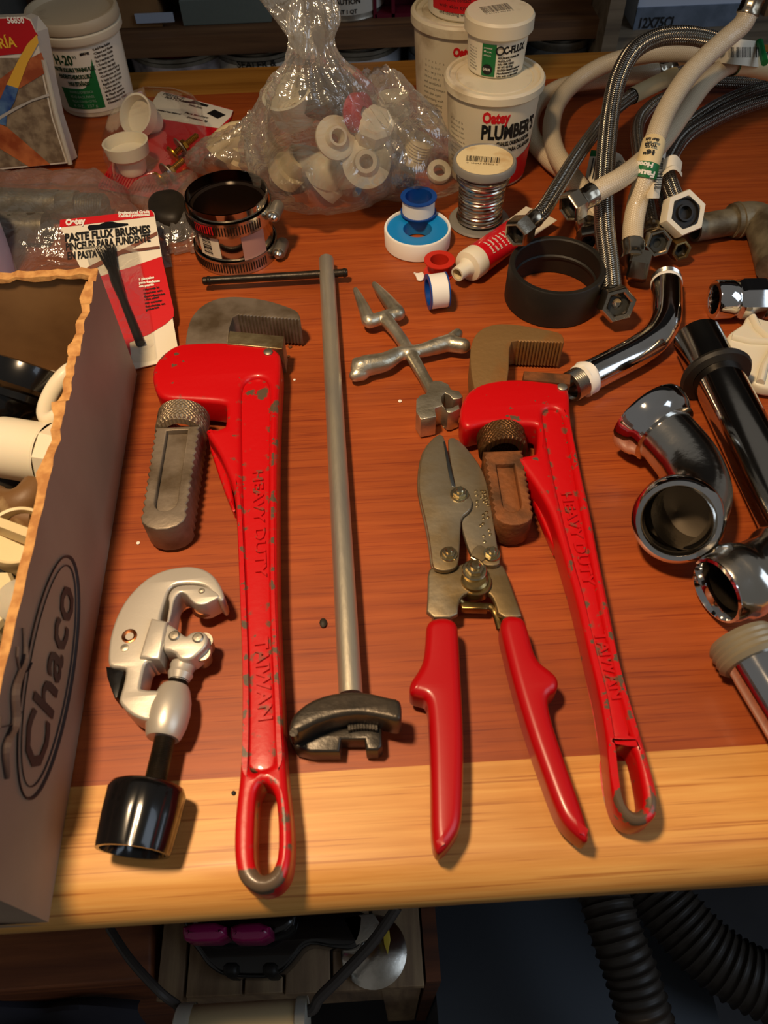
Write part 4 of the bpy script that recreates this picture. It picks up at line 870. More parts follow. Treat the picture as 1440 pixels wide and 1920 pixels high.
def hose(label,pts,r,m,ends=(),group=None,at=None):
    path=crv([P(x,y,h) for x,y,h in pts],14); t=T('supply_hose',label,'hose',at or Vector((path[0].x,path[0].y,0)))
    hose_mesh(t,path,r,m)
    return t,path
def tagwrap(t,path,i0,i1,r,m,name='paper_tag',green=None):
    seg=path[i0:i1]
    o=t.add(name,MB().tube(seg,r,28,cap=False),m)
    if green: t.add('green_band',MB().tube(path[green[0]:green[1]],r+.0003,28,cap=False),m_inkg,parent=o)
    return o
def surf_text(t,path,i0,r,lines,m,parent=None,flip=1,width=.02,size=.006,arc=.5,ang0=0):
    # text lying on a hose surface, running across it
    p=path[i0]; d=(path[i0+1]-path[i0-1]).normalized()*flip; up=Vector((0,0,1)); side=d.cross(up).normalized(); up=side.cross(d)
    mb=MB()
    for k,(s_,w,sz,dy) in enumerate(lines):
        mb.text(s_,sz,lambda q:p+d*(dy+q.y)+side*math.sin((q.x)/r+ang0)*(r+.0007)+up*math.cos(q.x/r+ang0)*(r+.0007),bold=.0003,align='CENTER',width=w)
    t.add('tag_lettering',mb,m,smooth=False,fix=False,parent=parent)
def endpiece(t,path,r,nr,nl,fl=.014,end=-1,bore=.62,m=None,nm=None,gap=.002,nutdir=None,rub=True,seg=6):
    p=path[end]; q=path[end-2] if end==-1 else path[2]; d=(p-q).normalized()
    ferrule(t,p-d*.003,d,r,fl,m); e=p-d*.003+d*(fl-.001)
    nd=Vector(nutdir).normalized() if nutdir else d
    if nutdir:
        b=e+d*nr*.6; t.add('elbow_neck',MB().tube([e,e+d*.004,b,b+nd*.006],nr*.62,20),m_nutc); e=b+nd*.0
    return nut(t,e,nd,nr,nl,bore,rub,nm,seg)
# white hoses looping at the left, lying lowest
t,p=hose('white braided hose whose loop bulges farthest left behind the flux tube',[(1100,425,.012),(1092,380,.013),(1066,330,.012),(1030,298,.011),(1000,262,.010),(994,228,.010),(1010,192,.010),(1052,164,.012),(1110,152,.015),(1178,144,.018),(1238,133,.02)],.0082,m_bw,group='g')
endpiece(t,p,.0080,.0085,.008,.012)
d=(p[0]-p[2]).normalized(); ferrule(t,p[0]-d*.003,d,.008,.014); nut(t,p[0]+d*.010,d,.0100,.011)
t,p=hose('white braided hose arching over the back of the bench, inside the leftmost loop',[(1118,420,.010),(1100,372,.020),(1068,326,.024),(1042,285,.022),(1034,240,.020),(1045,195,.021),(1076,157,.026),(1129,124,.036),(1191,105,.045),(1262,98,.05),(1330,104,.05),(1400,118,.048),(1480,135,.045)],.0082,m_bw)
# braided steel, left diagonal
t,p=hose('braided steel hose running diagonally with open hex nut on the black ring',[(1000,412,.047),(1018,395,.048),(1045,352,.048),(1076,302,.045),(1104,262,.04),(1135,222,.036),(1178,185,.034),(1225,160,.034),(1268,140,.034),(1310,128,.034)],.0062,m_bs)
d=(p[0]-p[2]).normalized(); ferrule(t,p[0]-d*.003,d,.0062,.013); nut(t,p[0]+d*.009,d,.0112,.0135,.68)
tagwrap(t,p,86,112,.0074,m_cream_label)
# dark braided bundle going right
for k,(dy,r,lab) in enumerate(((0,.0060,'dark braided hose curving right, upper of the dark pair'),(24,.0072,'dark braided hose curving right, lower of the dark pair'))):
    pts=[(1262,360+k*6,.022),(1248,320+k*4,.022),(1246+k*16,285,.020),(1272+k*14,248+dy*.3,.018),(1324,210+dy*.9,.018),(1378,182+dy*1.0,.018),(1440,162+dy,.018),(1520,145+dy,.018)]
    t,p=hose(lab,pts,r,m_bd)
    if k==1:
        d=(P(1262,380,.024)-p[0]).normalized(); d=Vector((-.05,-.9,.1)).normalized(); ferrule(t,p[0],d,.007,.010)
t,p=hose('dark braided hose lying at the back right between white hoses',[(1290,150,.012),(1340,152,.012),(1400,154,.012),(1500,160,.012)],.0065,m_bd)
t,p=hose('braided steel hose curving under the tagged white hoses, ending in a brass nut',[(1222,432,.022),(1214,390,.022),(1203,330,.020),(1198,290,.018),(1194,245,.018),(1206,215,.018),(1240,188,.02),(1300,170,.016)],.0062,m_bs)
endd=(p[0]-p[2]).normalized(); ferrule(t,p[0]-endd*.003,endd,.0075,.012)
nut(t,P(1226,455,.020),(-.02,-.8,.5),.0112,.012,.66)
t,p=hose('braided steel hose under the white nut, ending in a small brass nut',[(1258,448,.012),(1248,410,.014),(1236,350,.014),(1225,310,.012)],.0058,m_bs)
t.add('neck',MB().tube([P(1258,448,.012),P(1264,462,.011)],.0058,20),m_brass); nut(t,P(1264,462,.0115),(.12,-.9,.3),.0088,.013,.62,m=mat('brassy_nut','A89060',.28,1))
# white nut hose
t,p=hose('braided steel hose ending in the white plastic hex nut',[(1268,378,.042),(1256,345,.044),(1244,312,.042),(1228,285,.034)],.0066,m_bs)
c=P(1278,402,.036); ax=Vector((.12,-.62,.62)).normalized()
n=t.add('hex_nut',MB().lathe([(.006,-.012),(.012,-.011),(.0175,-.004),(.0180,.004),(.0172,.0065),(.0130,.0065),(.0122,.0055),(.0122,-.002),(.0001,-.002)],c,ax,seg=6,ref=(1,.3,.2)),m_white,ang=20,label='white plastic hex nut')
t.add('washer',MB().lathe([(.0125,.0055),(.0122,.0062),(.0105,.0066),(.0100,.0045),(.0068,.0042),(.0064,.0062),(.0050,.0062),(.0046,.002),(.0001,.002)],c,ax,seg=48),m_blackr,parent=n)
lb=t.add('paper_tag',MB().grid(lambda u,v:P(1232+u*46,312+v*30-u*8,.050)+Vector((0,0,.008*math.sin(PI*u)+.002*math.sin(9*v))),10,6),m_paper)
# big braided steel loop
big=[(1146,548,.022),(1142,500,.026),(1134,430,.034),(1132,360,.042),(1136,290,.050),(1144,215,.060),(1158,150,.072),(1186,98,.082),(1228,72,.086),(1280,66,.086),(1330,74,.080),(1380,95,.070),(1430,115,.06),(1500,140,.05)]
t,p=hose('thick braided steel hose making the tall arch over the other hoses',big,.0078,m_bs)
d=(p[0]-p[2]).normalized(); ferrule(t,p[0]-d*.003,d,.0066,.012); 
t.add('elbow_neck',MB().tube([p[0]+d*.008,P(1148,562,.018),P(1149,572,.018)],.0066,20),m_nutc)
nut(t,P(1150,566,.0165),(-.02,-.82,.45),.0135,.015,.64)
tg=t.add('paper_tag',MB().grid(lambda u,v:P(1340+u*88-v*6,68+v*48+u*10,.074+.012*math.sin(PI*u)-.012*v),14,8),m_paper)
g=MB(); f0=lambda q:P(1366+q.x*1000,108-q.y*900,.0845); barcode(g,f0,.058,.022,26,2); t.add('barcode',g,m_ink,smooth=False,fix=False,parent=tg)
t.add('green_border',MB().tube([P(1338,66,.082),P(1352,84,.086)],.0022,8),m_inkg,parent=tg); t.add('green_border',MB().tube([P(1424,78,.078),P(1434,118,.074)],.003,8),m_inkg,parent=tg)
# white hose with small open nut, crossing the steel arch
t,p=hose('white braided hose crossing over the steel arch, with open hex nut at left',[(1108,366,.060),(1135,350,.062),(1165,333,.062),(1200,306,.058),(1240,268,.056),(1278,216,.058),(1320,158,.060),(1362,125,.062),(1398,121,.06),(1470,135,.055)],.0078,m_bw)
d=(p[0]-p[2]).normalized(); ferrule(t,p[0]-d*.002,d,.0078,.014); nut(t,p[0]+d*.011,d,.0118,.0115,.72)
tg=tagwrap(t,p,102,122,.0094,m_cream_label,green=(102,104)); 
# white hose with faucet tag
t,p=hose('white braided hose with cream and green FAUCET tag, ending in a flat hex nut',[(1186,462,.024),(1187,425,.030),(1194,385,.040),(1206,340,.054),(1217,300,.066),(1230,255,.074),(1250,205,.080),(1284,150,.088),(1322,108,.096),(1362,72,.104),(1392,45,.112),(1404,20,.120)],.0080,m_bw)
d=(p[0]-p[2]).normalized(); ferrule(t,p[0]-d*.003,d,.0082,.016)
e=p[0]+d*.012; nd=Vector((.45,-.55,.0)).normalized()
nut(t,P(1180,496,.016),(.75,-.35,.05),.0125,.015,.7)
d=(p[-1]-p[-3]).normalized(); ferrule(t,p[-1]-d*.003,d,.0080,.014); nut(t,p[-1]+d*.010,d,.0105,.012)
tg=tagwrap(t,p,44,67,.0090,m_cream_label,green=(44,54))
surf_text(t,p,47,.0088,[('Faucet',.021,.0058,-.0018),('Hook',.014,.0044,-.0072)],m_inkw,parent=tg,flip=-1,ang0=.35)
surf_text(t,p,52,.0085,[('16"',.008,.0042,-.0095),('TO 1/2',.009,.0026,-.0140),('Sur 1/4',.010,.0024,-.0178)],m_ink,parent=tg,flip=-1,ang0=.2)
t2=t.add('paper_tag',MB().grid(lambda u,v:P(1226+u*24-v*14,280+v*92,.050+.006*math.sin(PI*u)),6,8),m_paper)
g=MB(); barcode(g,lambda q:P(1230+q.y*1400-q.x*90,296+q.x*1300,.058),.045,.010,22,6); t.add('barcode',g,m_ink,smooth=False,fix=False,parent=t2)
# loose tags below
t=T('paper_tag','printed paper tag with green edge under the hoses, left of the FAUCET tag','tag',P(1112,320,0))
t.add('sheet',MB().pplate([(1108,282),(1124,282),(1114,350),(1098,330)],.020,.0195,.0002),m_paper); t.add('green_band',MB().pplate([(1108,281),(1124,282),(1122,292),(1106,292)],.0206,.0201,.0002),m_inkg)
t.add('printed_lines',MB().add([P(*q,.0207) for q in ((1112,296),(1114,296),(1107,330),(1105,330),(1117,296),(1119,296),(1112,335),(1110,335))],[(0,1,2,3),(4,5,6,7)]),m_ink,smooth=False)
t=T('paper_tag','printed paper tag spread right of the steel arch hose','tag',P(1165,310,0))
t.add('sheet',MB().pplate([(1150,282),(1165,290),(1182,318),(1160,325),(1148,320)],.020,.0195,.0002),m_paper)
g=MB(); fn=plane_map(P(1152,322,.0204),(.5,.85,0),(0,0,1))
for k,s_ in enumerate(['supply','line 16','1/2 in']): g.text(s_,.0045,lambda q:fn(q+Vector((0,-.0052*k,0))),width=.02)
t.add('lettering',g,m_ink,smooth=False,fix=False)
# ================================================================== chrome parts on the right
o=P(1180,650,0)
t=T('shower_arm','bent chrome shower arm with thread tape on both ends','shower arm',o)
r=.0112
p=crv([P(1078,721,.0118),P(1105,706,.0118),P(1150,683,.0118),P(1195,659,.0118),P(1228,634,.0120),P(1246,604,.0122),P(1250,575,.0122),P(1250,545,.0122),P(1249,526,.0122)],10)
t.add('pipe',MB().tube(p[8:-6],r,40),m_chrome)
d=(p[0]-p[8]).normalized(); pr=[]
for i in range(8): pr+=[(.0098,i*.0016),(.0106,i*.0016+.0008)]
t.add('threaded_end',MB().lathe([(.0085,.013)]+list(reversed([(a,b) for a,b in pr]))+[(.0085,-.0005),(.0080,.010)],p[5]+d*-.002,d,seg=40),m_chromed)
t.add('thread_tape',MB().lathe([(.0100,0),(.0118,.0008),(.0122,.003),(.0116,.0055),(.0119,.0075),(.0102,.009)],p[9]+d*-.002,d,seg=30,rmod=lambda a,tt:1+.035*math.sin(a*3+tt*900)),m_whitep,ang=60)
d=(p[-1]-p[-6]).normalized()
t.add('threaded_end',MB().lathe([(.0112,-.003)]+[(.0104 if i%2 else .0112,i*.0009) for i in range(10)]+[(.0086,.009),(.0080,-.002)],p[-6],d,seg=40),m_chromed)
t.add('thread_tape',MB().lathe([(.0113,0),(.0117,.0008),(.0117,.0026),(.0113,.0034)],p[-6]+d*-.001,d,seg=32),m_whitep)
# ball joint connector
a=P(1338,562,.0145); c=P(1440,560,.0145); ax=(c-a).normalized(); u=(c-a).length
t=T('swivel_connector','chrome swivel connector with white threaded end, upper right edge of the bench','connector',P(1385,560,0))
t.add('collar',MB().lathe([(.0105,.0),(.0138,.0),(.0145,.001),(.0145,.012),(.0125,.0165),(.0115,.018),(.0105,.017),(.0100,.002),(.0105,0)],a,ax,seg=48),m_chrome)
t.add('hex_body',MB().lathe([(.0115,.015),(.0140,.016),(.0158,.019),(.0158,.034),(.0145,.038),(.011,.038)],a,ax,seg=8,ref=(0,.3,1)),m_chrome,ang=20)
t.add('ring',MB().lathe([(.0120,.036),(.0152,.0365),(.0155,.040),(.0120,.041)],a,ax,seg=40),m_chromed)
t.add('threaded_end',MB().lathe([(.0001,.040)]+[(.0125 if i%2 else .0136,.041+i*.0011) for i in range(26)]+[(.0001,.07)],a,ax,seg=36),m_white,ang=20)
# white lobed wheel
t=T('basket_nut','white plastic lobed strainer nut with raised ribs at the right edge','nut',P(1440,660,0))
out=[(1364,626),(1385,612),(1396,604),(1400,592),(1410,589),(1428,597),(1450,601),(1500,600),(1530,640),(1530,690),(1490,728),(1450,728),(1425,724),(1405,712),(1392,690),(1375,660),(1364,642)]
t.add('disc',MB().pplate(out,.012,.003,.0025,sm=2),m_white)
rb=MB()
for L in ([(1372,632),(1405,640),(1450,642),(1500,645)],[(1410,595),(1420,615),(1450,642)],[(1425,718),(1432,690),(1448,660),(1460,645)]):
    t.add('rib',MB().tube([P(x,y,.0125) for x,y in L],.0028,10,sq=1.2),m_white)
# chrome tailpiece
a=P(1307,632,.0205); c=P(1500,1020,.0190); ax=(c-a).normalized(); L_=(c-a).length; r=.0162
t=T('tailpiece_tube','long chrome drain tube with a black rubber washer ring near its end','pipe',P(1380,800,0))
t.add('tube',MB().lathe([(r-.0011,.002),(r,0),(r,L_),(r-.0011,L_),(r-.0011,.002)],a,ax,seg=64),mat('smoky_chrome','C0BAB0',.10,1,'A09888',12,.6,.02,200,rough2=.2))
q=P(1342,704,.0205); t.add('rubber_washer',MB().lathe([(r-.0003,-.0028),(.0222,-.0026),(.0234,0),(.0222,.0026),(r-.0003,.0028),(r-.0003,-.0028)],q,ax,seg=56),m_blackr,label='black rubber washer ring')
# trap elbow
t=T('trap_elbow','curved chrome drain elbow with two open flanged ends','pipe elbow',P(1270,900,0))
A=P(1222,786,.0265); dA=Vector((-.075,.070,-.0)).normalized()
pth=crv([P(1228,796,.0262),P(1262,832,.026),P(1292,872,.026),P(1309,920,.0265),P(1300,958,.029),P(1278,972,.034)],10)
t.add('bend',MB().tube(pth,[.0185]*len(pth),40,cap=False),m_chromed)
d=(pth[0]-pth[4]).normalized()
t.add('slip_nut',MB().lathe([(.0178,-.006),(.0215,-.005),(.0222,-.002),(.0236,.000),(.0250,.003),(.0258,.007),(.0264,.010),(.0256,.0125),(.0235,.0130),(.0205,.0085),(.0175,.008),(.017,-.004),(.0178,-.005)],pth[0]-d*.004,d,seg=56),m_chrome)
d=Vector((-.32,-.62,.62)).normalized(); e=P(1272,976,.036)
t.add('flange',MB().lathe([(.0180,-.022),(.0200,-.016),(.0236,-.010),(.0252,-.004),(.0248,.001),(.0225,.004),(.0200,.0045),(.0192,.003),(.0190,-.004),(.0178,-.006),(.0172,-.020)],e-d*.002,d,seg=64),m_chrome)
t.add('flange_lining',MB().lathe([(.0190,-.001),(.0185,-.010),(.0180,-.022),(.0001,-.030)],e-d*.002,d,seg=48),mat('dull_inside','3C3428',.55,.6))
# union bottom right
a=P(1347,1106,.0225); ax=(P(1450,1062,.0225)-a).normalized()
t=T('slip_union','chrome pipe union with open ringed mouth, above the ribbed nut','pipe fitting',P(1390,1095,0))
t.add('body',MB().lathe([(.0150,.004),(.0165,.0),(.0185,-.001),(.0196,.001),(.0198,.006),(.0212,.009),(.0222,.013),(.0218,.017),(.0200,.020),(.0188,.024),(.0190,.034),(.0215,.038),(.0225,.043),(.0218,.048),(.0195,.052),(.0190,.075)],a,ax,seg=64),m_chromed)
t.add('rim',MB().lathe([(.0145,.006),(.0155,.001),(.0170,-.0022),(.0185,-.0015),(.0190,.002)],a,ax,seg=64),m_chrome)
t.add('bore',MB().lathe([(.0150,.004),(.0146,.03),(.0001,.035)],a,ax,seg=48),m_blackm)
# ribbed collar with copper-reflecting pipe
a=P(1388,1198,.0185); ax=(P(1470,1330,.0185)-a).normalized()
t=T('drain_pipe','chrome drain pipe with grey ribbed collar at the lower right edge','pipe',P(1420,1240,0))
t.add('collar',MB().lathe([(.0128,-.001),(.0160,-.001)]+[(.0180 if i%2 else .0172,.0005+i*.0016) for i in range(8)]+[(.0160,.014),(.0130,.014)],a,Vector((ax.x,ax.y,0)),seg=56),mat('grey_ribbed_collar','8E8672',.4,.3),ang=20)
t.add('pipe',MB().lathe([(.0001,.004),(.0140,.004),(.0140,.16)],a,ax,seg=48),m_chrome)
# old galvanised pipe with tee
mg=mat('galvanised_pipe','8A8068',.5,.5,'5A4E3A',55,.52,.5,240)
t=T('galvanised_pipe','old grey galvanised pipe with elbow at the right edge','pipe',P(1380,420,0))
a=P(1302,428,.0125); c=P(1398,411,.0125); ax=(c-a).normalized()
t.add('pipe',MB().lathe([(.0085,0),(.0108,0),(.0108,(c-a).length*.7),(.0118,(c-a).length*.71),(.0120,(c-a).length)],a,ax,seg=36),mg)
pth=crv([P(1372,414,.0130),P(1404,410,.0130),P(1424,416,.0130),P(1436,440,.0130),P(1452,500,.0130)],8)
t.add('elbow',MB().tube(pth,.0135,28),mg)
t.add('bead',MB().lathe([(.0118,-.001),(.0145,-.0005),(.0145,.0015),(.0118,.002)],P(1382,413,.0128),ax,seg=32),mg)
# ================================================================== left side: kit box, blister cards, bags
def PP(px,py,o,n):
    d=M3@Vector(((px-720)/F,-(py-960)/F,-1)); c=Vector((0,0,CH)); t=(Vector(o)-c).dot(n)/d.dot(n); return c+d*t
def pl3(a,b,c): return a,((b-a).cross(c-a)).normalized()
def pface(mb,px,o,n,off=.0003,smooth=0):
    if n.z<0: n=-n
    q=[PP(x,y,o,n)+n*off for x,y in px]
    for _ in range(smooth): q=chaikin(q)
    return mb.add(q,[tuple(range(len(q)))])
def pslab(px,o,n,th,smooth=0):
    if n.z<0: n=-n
    q=[PP(x,y,o,n) for x,y in px]
    for _ in range(smooth): q=chaikin(q)
    k=len(q); return MB().add(q+[v-n*th for v in q],[tuple(range(k)),tuple(range(2*k-1,k-1,-1))]+[(i,(i+1)%k,(i+1)%k+k,i+k) for i in range(k)])
# --- soldering kit box leaning against the tub
lean=R_(14); up=Vector((0,math.sin(lean),math.cos(lean))); n=Vector((0,-math.cos(lean),math.sin(lean)))
fb=P(127,306,.006); 
t=T('solder_kit_box','red and stone-coloured soldering kit box numbered 56850 standing at the left edge','box',(fb.x-.06,fb.y+.02,0))
mk=mat('glossy_box_white','CFC7B8',.3,coat=.3)
o_=fb
face=[(-120,330),(127,306),(100,225),(84,150),(77,110),(68,60),(58,36),(45,31),(-120,38)]
q=[PP(x,y,o_,n) for x,y in face]; th=.020
k=len(q); back=[v-n*th for v in q]
back=[Vector((v.x+ (.004 if i in(1,2,3,4,5) else 0),v.y,max(v.z,.0005))) for i,v in enumerate(back)]
t.add('body',MB().add(q+back,[tuple(range(k)),tuple(range(2*k-1,k-1,-1))]+[(i,(i+1)%k,(i+1)%k+k,i+k) for i in range(k)]),mk,smooth=False)
t.add('stone_print',pface(MB(),[(-118,326),(123,303),(97,222),(81,150),(74,108),(-118,110)],o_,n,.0004),mat('stone_print','8E7E66',.3,col2='6A5A48',nscale=140,nmix=.5,coat=.2),smooth=False)
t.add('red_print',pface(MB(),[(-118,108),(0,104),(40,100),(72,66),(66,58),(57,39),(45,33),(-118,40)],o_,n,.0006),mat('box_red_print','B00810',.3,coat=.3),smooth=False)
mc=mat('copper_print','8A4020',.3,col2='B86A3C',nscale=60,coat=.2)
t.add('pipe_print',pface(MB(),[(0,148),(40,118),(78,98),(85,118),(88,135),(38,165),(0,185)],o_,n,.0008),mc,smooth=False)
t.add('pipe_print',pface(MB(),[(0,232),(14,238),(95,308),(55,312),(0,278)],o_,n,.0008),mc,smooth=False)
t.add('torch_print',pface(MB(),[(13,158),(32,118),(52,82),(70,64),(73,80),(52,118),(35,165)],o_,n,.0012),mat('yellow_print','D8A83A',.3),smooth=False)
t.add('flame_print',pface(MB(),[(13,158),(35,165),(28,190),(14,215),(12,235),(0,232),(0,188)],o_,n,.0012),mat('blue_print','1E3A78',.3,col2='5A7CA0',nscale=60),smooth=False)
t.add('wire_print',pface(MB(),[(0,217),(30,200),(60,186),(96,173),(98,178),(60,190),(30,206),(0,224)],o_,n,.0014),mat('grey_print','A8A49C',.3),smooth=False)
def ptext(mb,s_,pa,pb,size,o,n,off=.001,bold=0):
    if n.z<0: n=-n
    a=PP(*pa,o,n)+n*off; b=PP(*pb,o,n)+n*off; mb.text(s_,size,plane_map(a,b-a,n),width=(b-a).length,bold=bold)
g=MB(); ptext(g,'56850',(15,43),(47,43),.0062,o_,n,bold=.0002); t.add('number',g,m_inkw,smooth=False,fix=False)
g=MB(); ptext(g,'PLOMERÍA',(-62,96),(33,87),.0105,o_,n,bold=.0003); t.add('title',g,mat('yellow_ink','E0B030',.4),smooth=False,fix=False)
t.add('clear_sleeve_edge',MB().tube([PP(82,112,o_,n),PP(104,210,o_,n),PP(132,308,o_,n)],.0022,8),m_trans)
# --- toilet bolt blister
cz=.0025
t=T('bolt_blister_card','red and white hanging card with clear blister of white caps and brass bolts','blister pack',P(310,270,0))
t.add('card',MB().pplate([(303,170),(437,206),(434,218),(392,284),(330,357),(300,372),(184,352),(184,345),(296,175)],cz,cz-.0016,.0003),mat('card_red','C8141E',.45))
t.add('white_panel',MB().pplate([(303,171),(437,207),(433,218),(410,240),(340,229),(270,216),(280,200),(296,175)],cz+.0005,cz+.0001,.0001),m_paper)
t.add('hang_slot',MB().pplate([(340,188),(358,190),(365,187),(373,191),(391,197),(388,200),(362,194),(342,191)],cz+.0009,cz+.0005,.0001),m_ink)
t.add('diamond',MB().pplate([(388,212),(402,205),(423,215),(408,222)],cz+.0009,cz+.0005,.0001),m_ink)
g=MB()
for s_,pa,pb,sz in (('PERFECT',(305,177),(342,187),.0062),('MATCH',(308,183),(340,191),.0062),('Toilet Bolts',(352,197),(378,204),.0045),('Para inodoro',(346,212),(390,222),.0042),('(contains 2)',(350,220),(388,229),.0035),('para tanque y taza universal',(285,205),(338,215),.0035)):
    a=P(*pa,cz+.0008); b=P(*pb,cz+.0008); g.text(s_,sz,plane_map(a,b-a,(0,0,1)),width=(b-a).length,bold=.0002)
t.add('lettering',g,m_ink,smooth=False,fix=False)
for k in range(22): 
    pass
rg=MB()
for k in range(24):
    x=192+k*5.2; rg.tube([P(184+k*5.4+4,350+k*.6,cz+.0006),P(200+k*5.4,325+k*.7,cz+.0006)],.0006,5)
t.add('ridges',rg,mat('card_red2','A80E18',.45),kind='stuff')
def cup(t,c,ax,r,h,m,name='white_cap'):
    return t.add(name,MB().lathe([(.0001,0),(r*.55,0),(r*.62,h*.1),(r*.66,h*.45),(r*.92,h*.6),(r,h),(r*.9,h),(r*.84,h*.68),(.0001,h*.62)],c,ax,seg=40),m)
cup(t,P(251,322,.003),(-.02,.05,1),.0205,.028,m_white)
cup(t,P(290,232,.006),(-.45,-.65,.7),.019,.028,m_white)
for i,(x,y,ax) in enumerate(((300,338,(.75,.75,.25)),(325,290,(.8,.6,.3)))):
    c=P(x,y,.009); a=Vector(ax).normalized()
    bb=t.add('bolt',MB().lathe([(.0001,-.002),(.0075,-.002),(.0085,-.0005),(.0085,.0005),(.003,.001)]+[(.003 if k%2 else .0026,.001+k*.0008) for k in range(36)]+[(.0001,.031)],c,a,seg=24),m_brass,label='brass bolt')
    t.add('nut',MB().hexnut(c+a*.012,a,.0055,.004,.003),m_brass,parent=bb)
    t.add('washer',MB().lathe([(.0035,.009),(.010,.009),(.0104,.0100),(.0035,.0102)],c,a,seg=28),m_steel,parent=bb)
bl=[(196,268),(250,192),(360,196),(392,236),(372,300),(345,350),(262,366),(204,345)]
t.add('clear_blister',MB().pplate(bl,.036,cz+.0006,.006,hr=.018,sm=1,res=2),m_clear2)
# --- flux brush card
a=P(245,693,.0022); b=P(337,673,.0022); c=P(112,412,.040); o_,n=pl3(a,b,c)
if n.z<0:n=-n
t=T('flux_brush_card','red and white PASTE FLUX BRUSHES card with a black brush in its blister','blister pack',P(260,560,0))
t.add('card',pslab([(118,414),(283,394),(289,399),(337,672),(246,693),(112,424)],o_,n,.0010),m_paper,smooth=False)
cr=lambda L:crop(0,320,2.5714,L)
t.add('red_band',pface(MB(),[(113,413),(283,394.5),(288,400),(289.5,406),(112,427)],o_,n,.0004),m_inkr,smooth=False)
t.add('red_field',pface(MB(),cr([(470,515),(620,470),(780,415),(838,670),(838,705),(800,740),(720,790),(625,830),(640,955),(618,965),(560,780)]),o_,n,.0004),m_inkr,smooth=False)
g=MB(); ptext(g,'Oatey',cr([(318,268)])[0],cr([(415,258)])[0],.0085,o_,n,.0010,.0005); ptext(g,'Professional Grade',cr([(572,215)])[0],cr([(722,206)])[0],.0042,o_,n,.0008,.0002); ptext(g,'Calidad profesional',cr([(572,229)])[0],cr([(722,220)])[0],.0042,o_,n,.0008,.0002)
for k,s_ in enumerate(['1 pinceles','para fundente','en pasta']): ptext(g,s_,cr([(672,533+k*17)])[0],cr([(745+(k==1)*28,522+k*17)])[0],.0030,o_,n,.0010,.0002)
t.add('white_lettering',g,m_inkw,smooth=False,fix=False)
g=MB(); ptext(g,'PASTE FLUX BRUSHES',cr([(315,345)])[0],cr([(727,302)])[0],.0108,o_,n,.0008,.0005); ptext(g,'PINCELES PARA FUNDENTE',cr([(320,388)])[0],cr([(727,343)])[0],.0100,o_,n,.0008,.0004); ptext(g,'EN PASTA',cr([(327,432)])[0],cr([(470,418)])[0],.0100,o_,n,.0008,.0004)
for k,s_ in enumerate(['• Mantenga las','manos sin','fundente','• Para utilizar','con cualquier','fundente en','pasta']): ptext(g,s_,cr([(692+k*2,583+k*16)])[0],cr([(770+(k%3)*14,568+k*16)])[0],.0024,o_,n,.0010,.0001)
t.add('black_lettering',g,m_ink,smooth=False,fix=False)
t.add('hang_slot',pface(MB(),cr([(422,275),(430,265),(480,262),(510,250),(545,248),(570,255),(618,257),(620,264),(560,277),(430,290)]),o_,n,.0006),m_blackp,smooth=False)
t.add('pipe_print',pface(MB(),cr([(420,470),(757,295),(760,312),(430,490)]),o_,n,.0006),mat('copper_print2','7A4A38',.5),smooth=False)
t.add('pipe_print',pface(MB(),cr([(560,392),(770,365),(772,378),(640,395),(555,412)]),o_,n,.0007),mat('copper_print3','6A3E30',.5),smooth=False)
br=[PP(x,y,o_,n)+n*.004 for x,y in cr([(520,385),(555,500),(570,560),(690,855)])]
bs=MB(); random.seed(2)
tip=PP(*cr([(515,385)])[0],o_,n)+n*.004; root=PP(*cr([(552,495)])[0],o_,n)+n*.004; sd=(root-tip).cross(n).normalized()
for k in range(60):
    w=random.uniform(-1,1); z=random.uniform(-1,1)
    bs.tube([root+sd*w*.0035+n*z*.0015,tip+sd*w*.0075+n*z*.0025+(tip-root)*random.uniform(-.08,.1)],[.0004,.0002],4)
brush=t.add('brush',MB().tube([root,br[2],PP(*cr([(600,640)])[0],o_,n)+n*.004,PP(*cr([(684,850)])[0],o_,n)+n*.004],[.0042,.0040,.0028,.0034],20),mat('black_brush_handle','1C1814',.35,.3))
t.add('bristles',bs,mat('black_bristles','14120E',.5),parent=brush,kind='stuff')
mbx=pslab(cr([(395,375),(420,365),(640,355),(665,380),(745,870),(725,890),(610,900),(590,880)]),o_+n*.008,n,.0075,1); t.add('clear_blister',mbx,m_clear2)
# --- pipes in the left bag
def pillow(fr,to,W0,W1,hgt,seed,amp=.004,nu=48,nv=36):
    pass
mth=mat('steel_nipple','8E8C80',.4,.9,'6A665A',50,.5,.2,300)
for (y0,y1,r,lab,x1) in ((378,386,.0125,'grey threaded steel pipe in the left bag, upper of two',150),(425,428,.0125,'grey steel pipe in the left bag, lower of two',120)):
    a=P(-60,y0,.0135); c=P(x1,y1,.0135); ax=(c-a).normalized(); L_=(c-a).length
    t=T('steel_pipe',lab,'pipe',Vector((c.x,c.y,0)))
    t.add('pipe',MB().lathe([(.0001,0),(r,0),(r,L_*.82),(r*.98,L_*.83)],a,ax,seg=36),mth)
    if x1==150:
        t.add('hex_collar',MB().lathe([(r*.9,L_*.82),(r*1.02,L_*.83),(r*1.02,L_-.001),(r*.8,L_)],a,ax,seg=8),mth,ang=20)
        t.add('thread',MB().lathe([(r*.78 if k%2 else r*.88,L_+k*.0011) for k in range(22)]+[(.0001,L_+.024)],a,ax,seg=32),mth,ang=25)
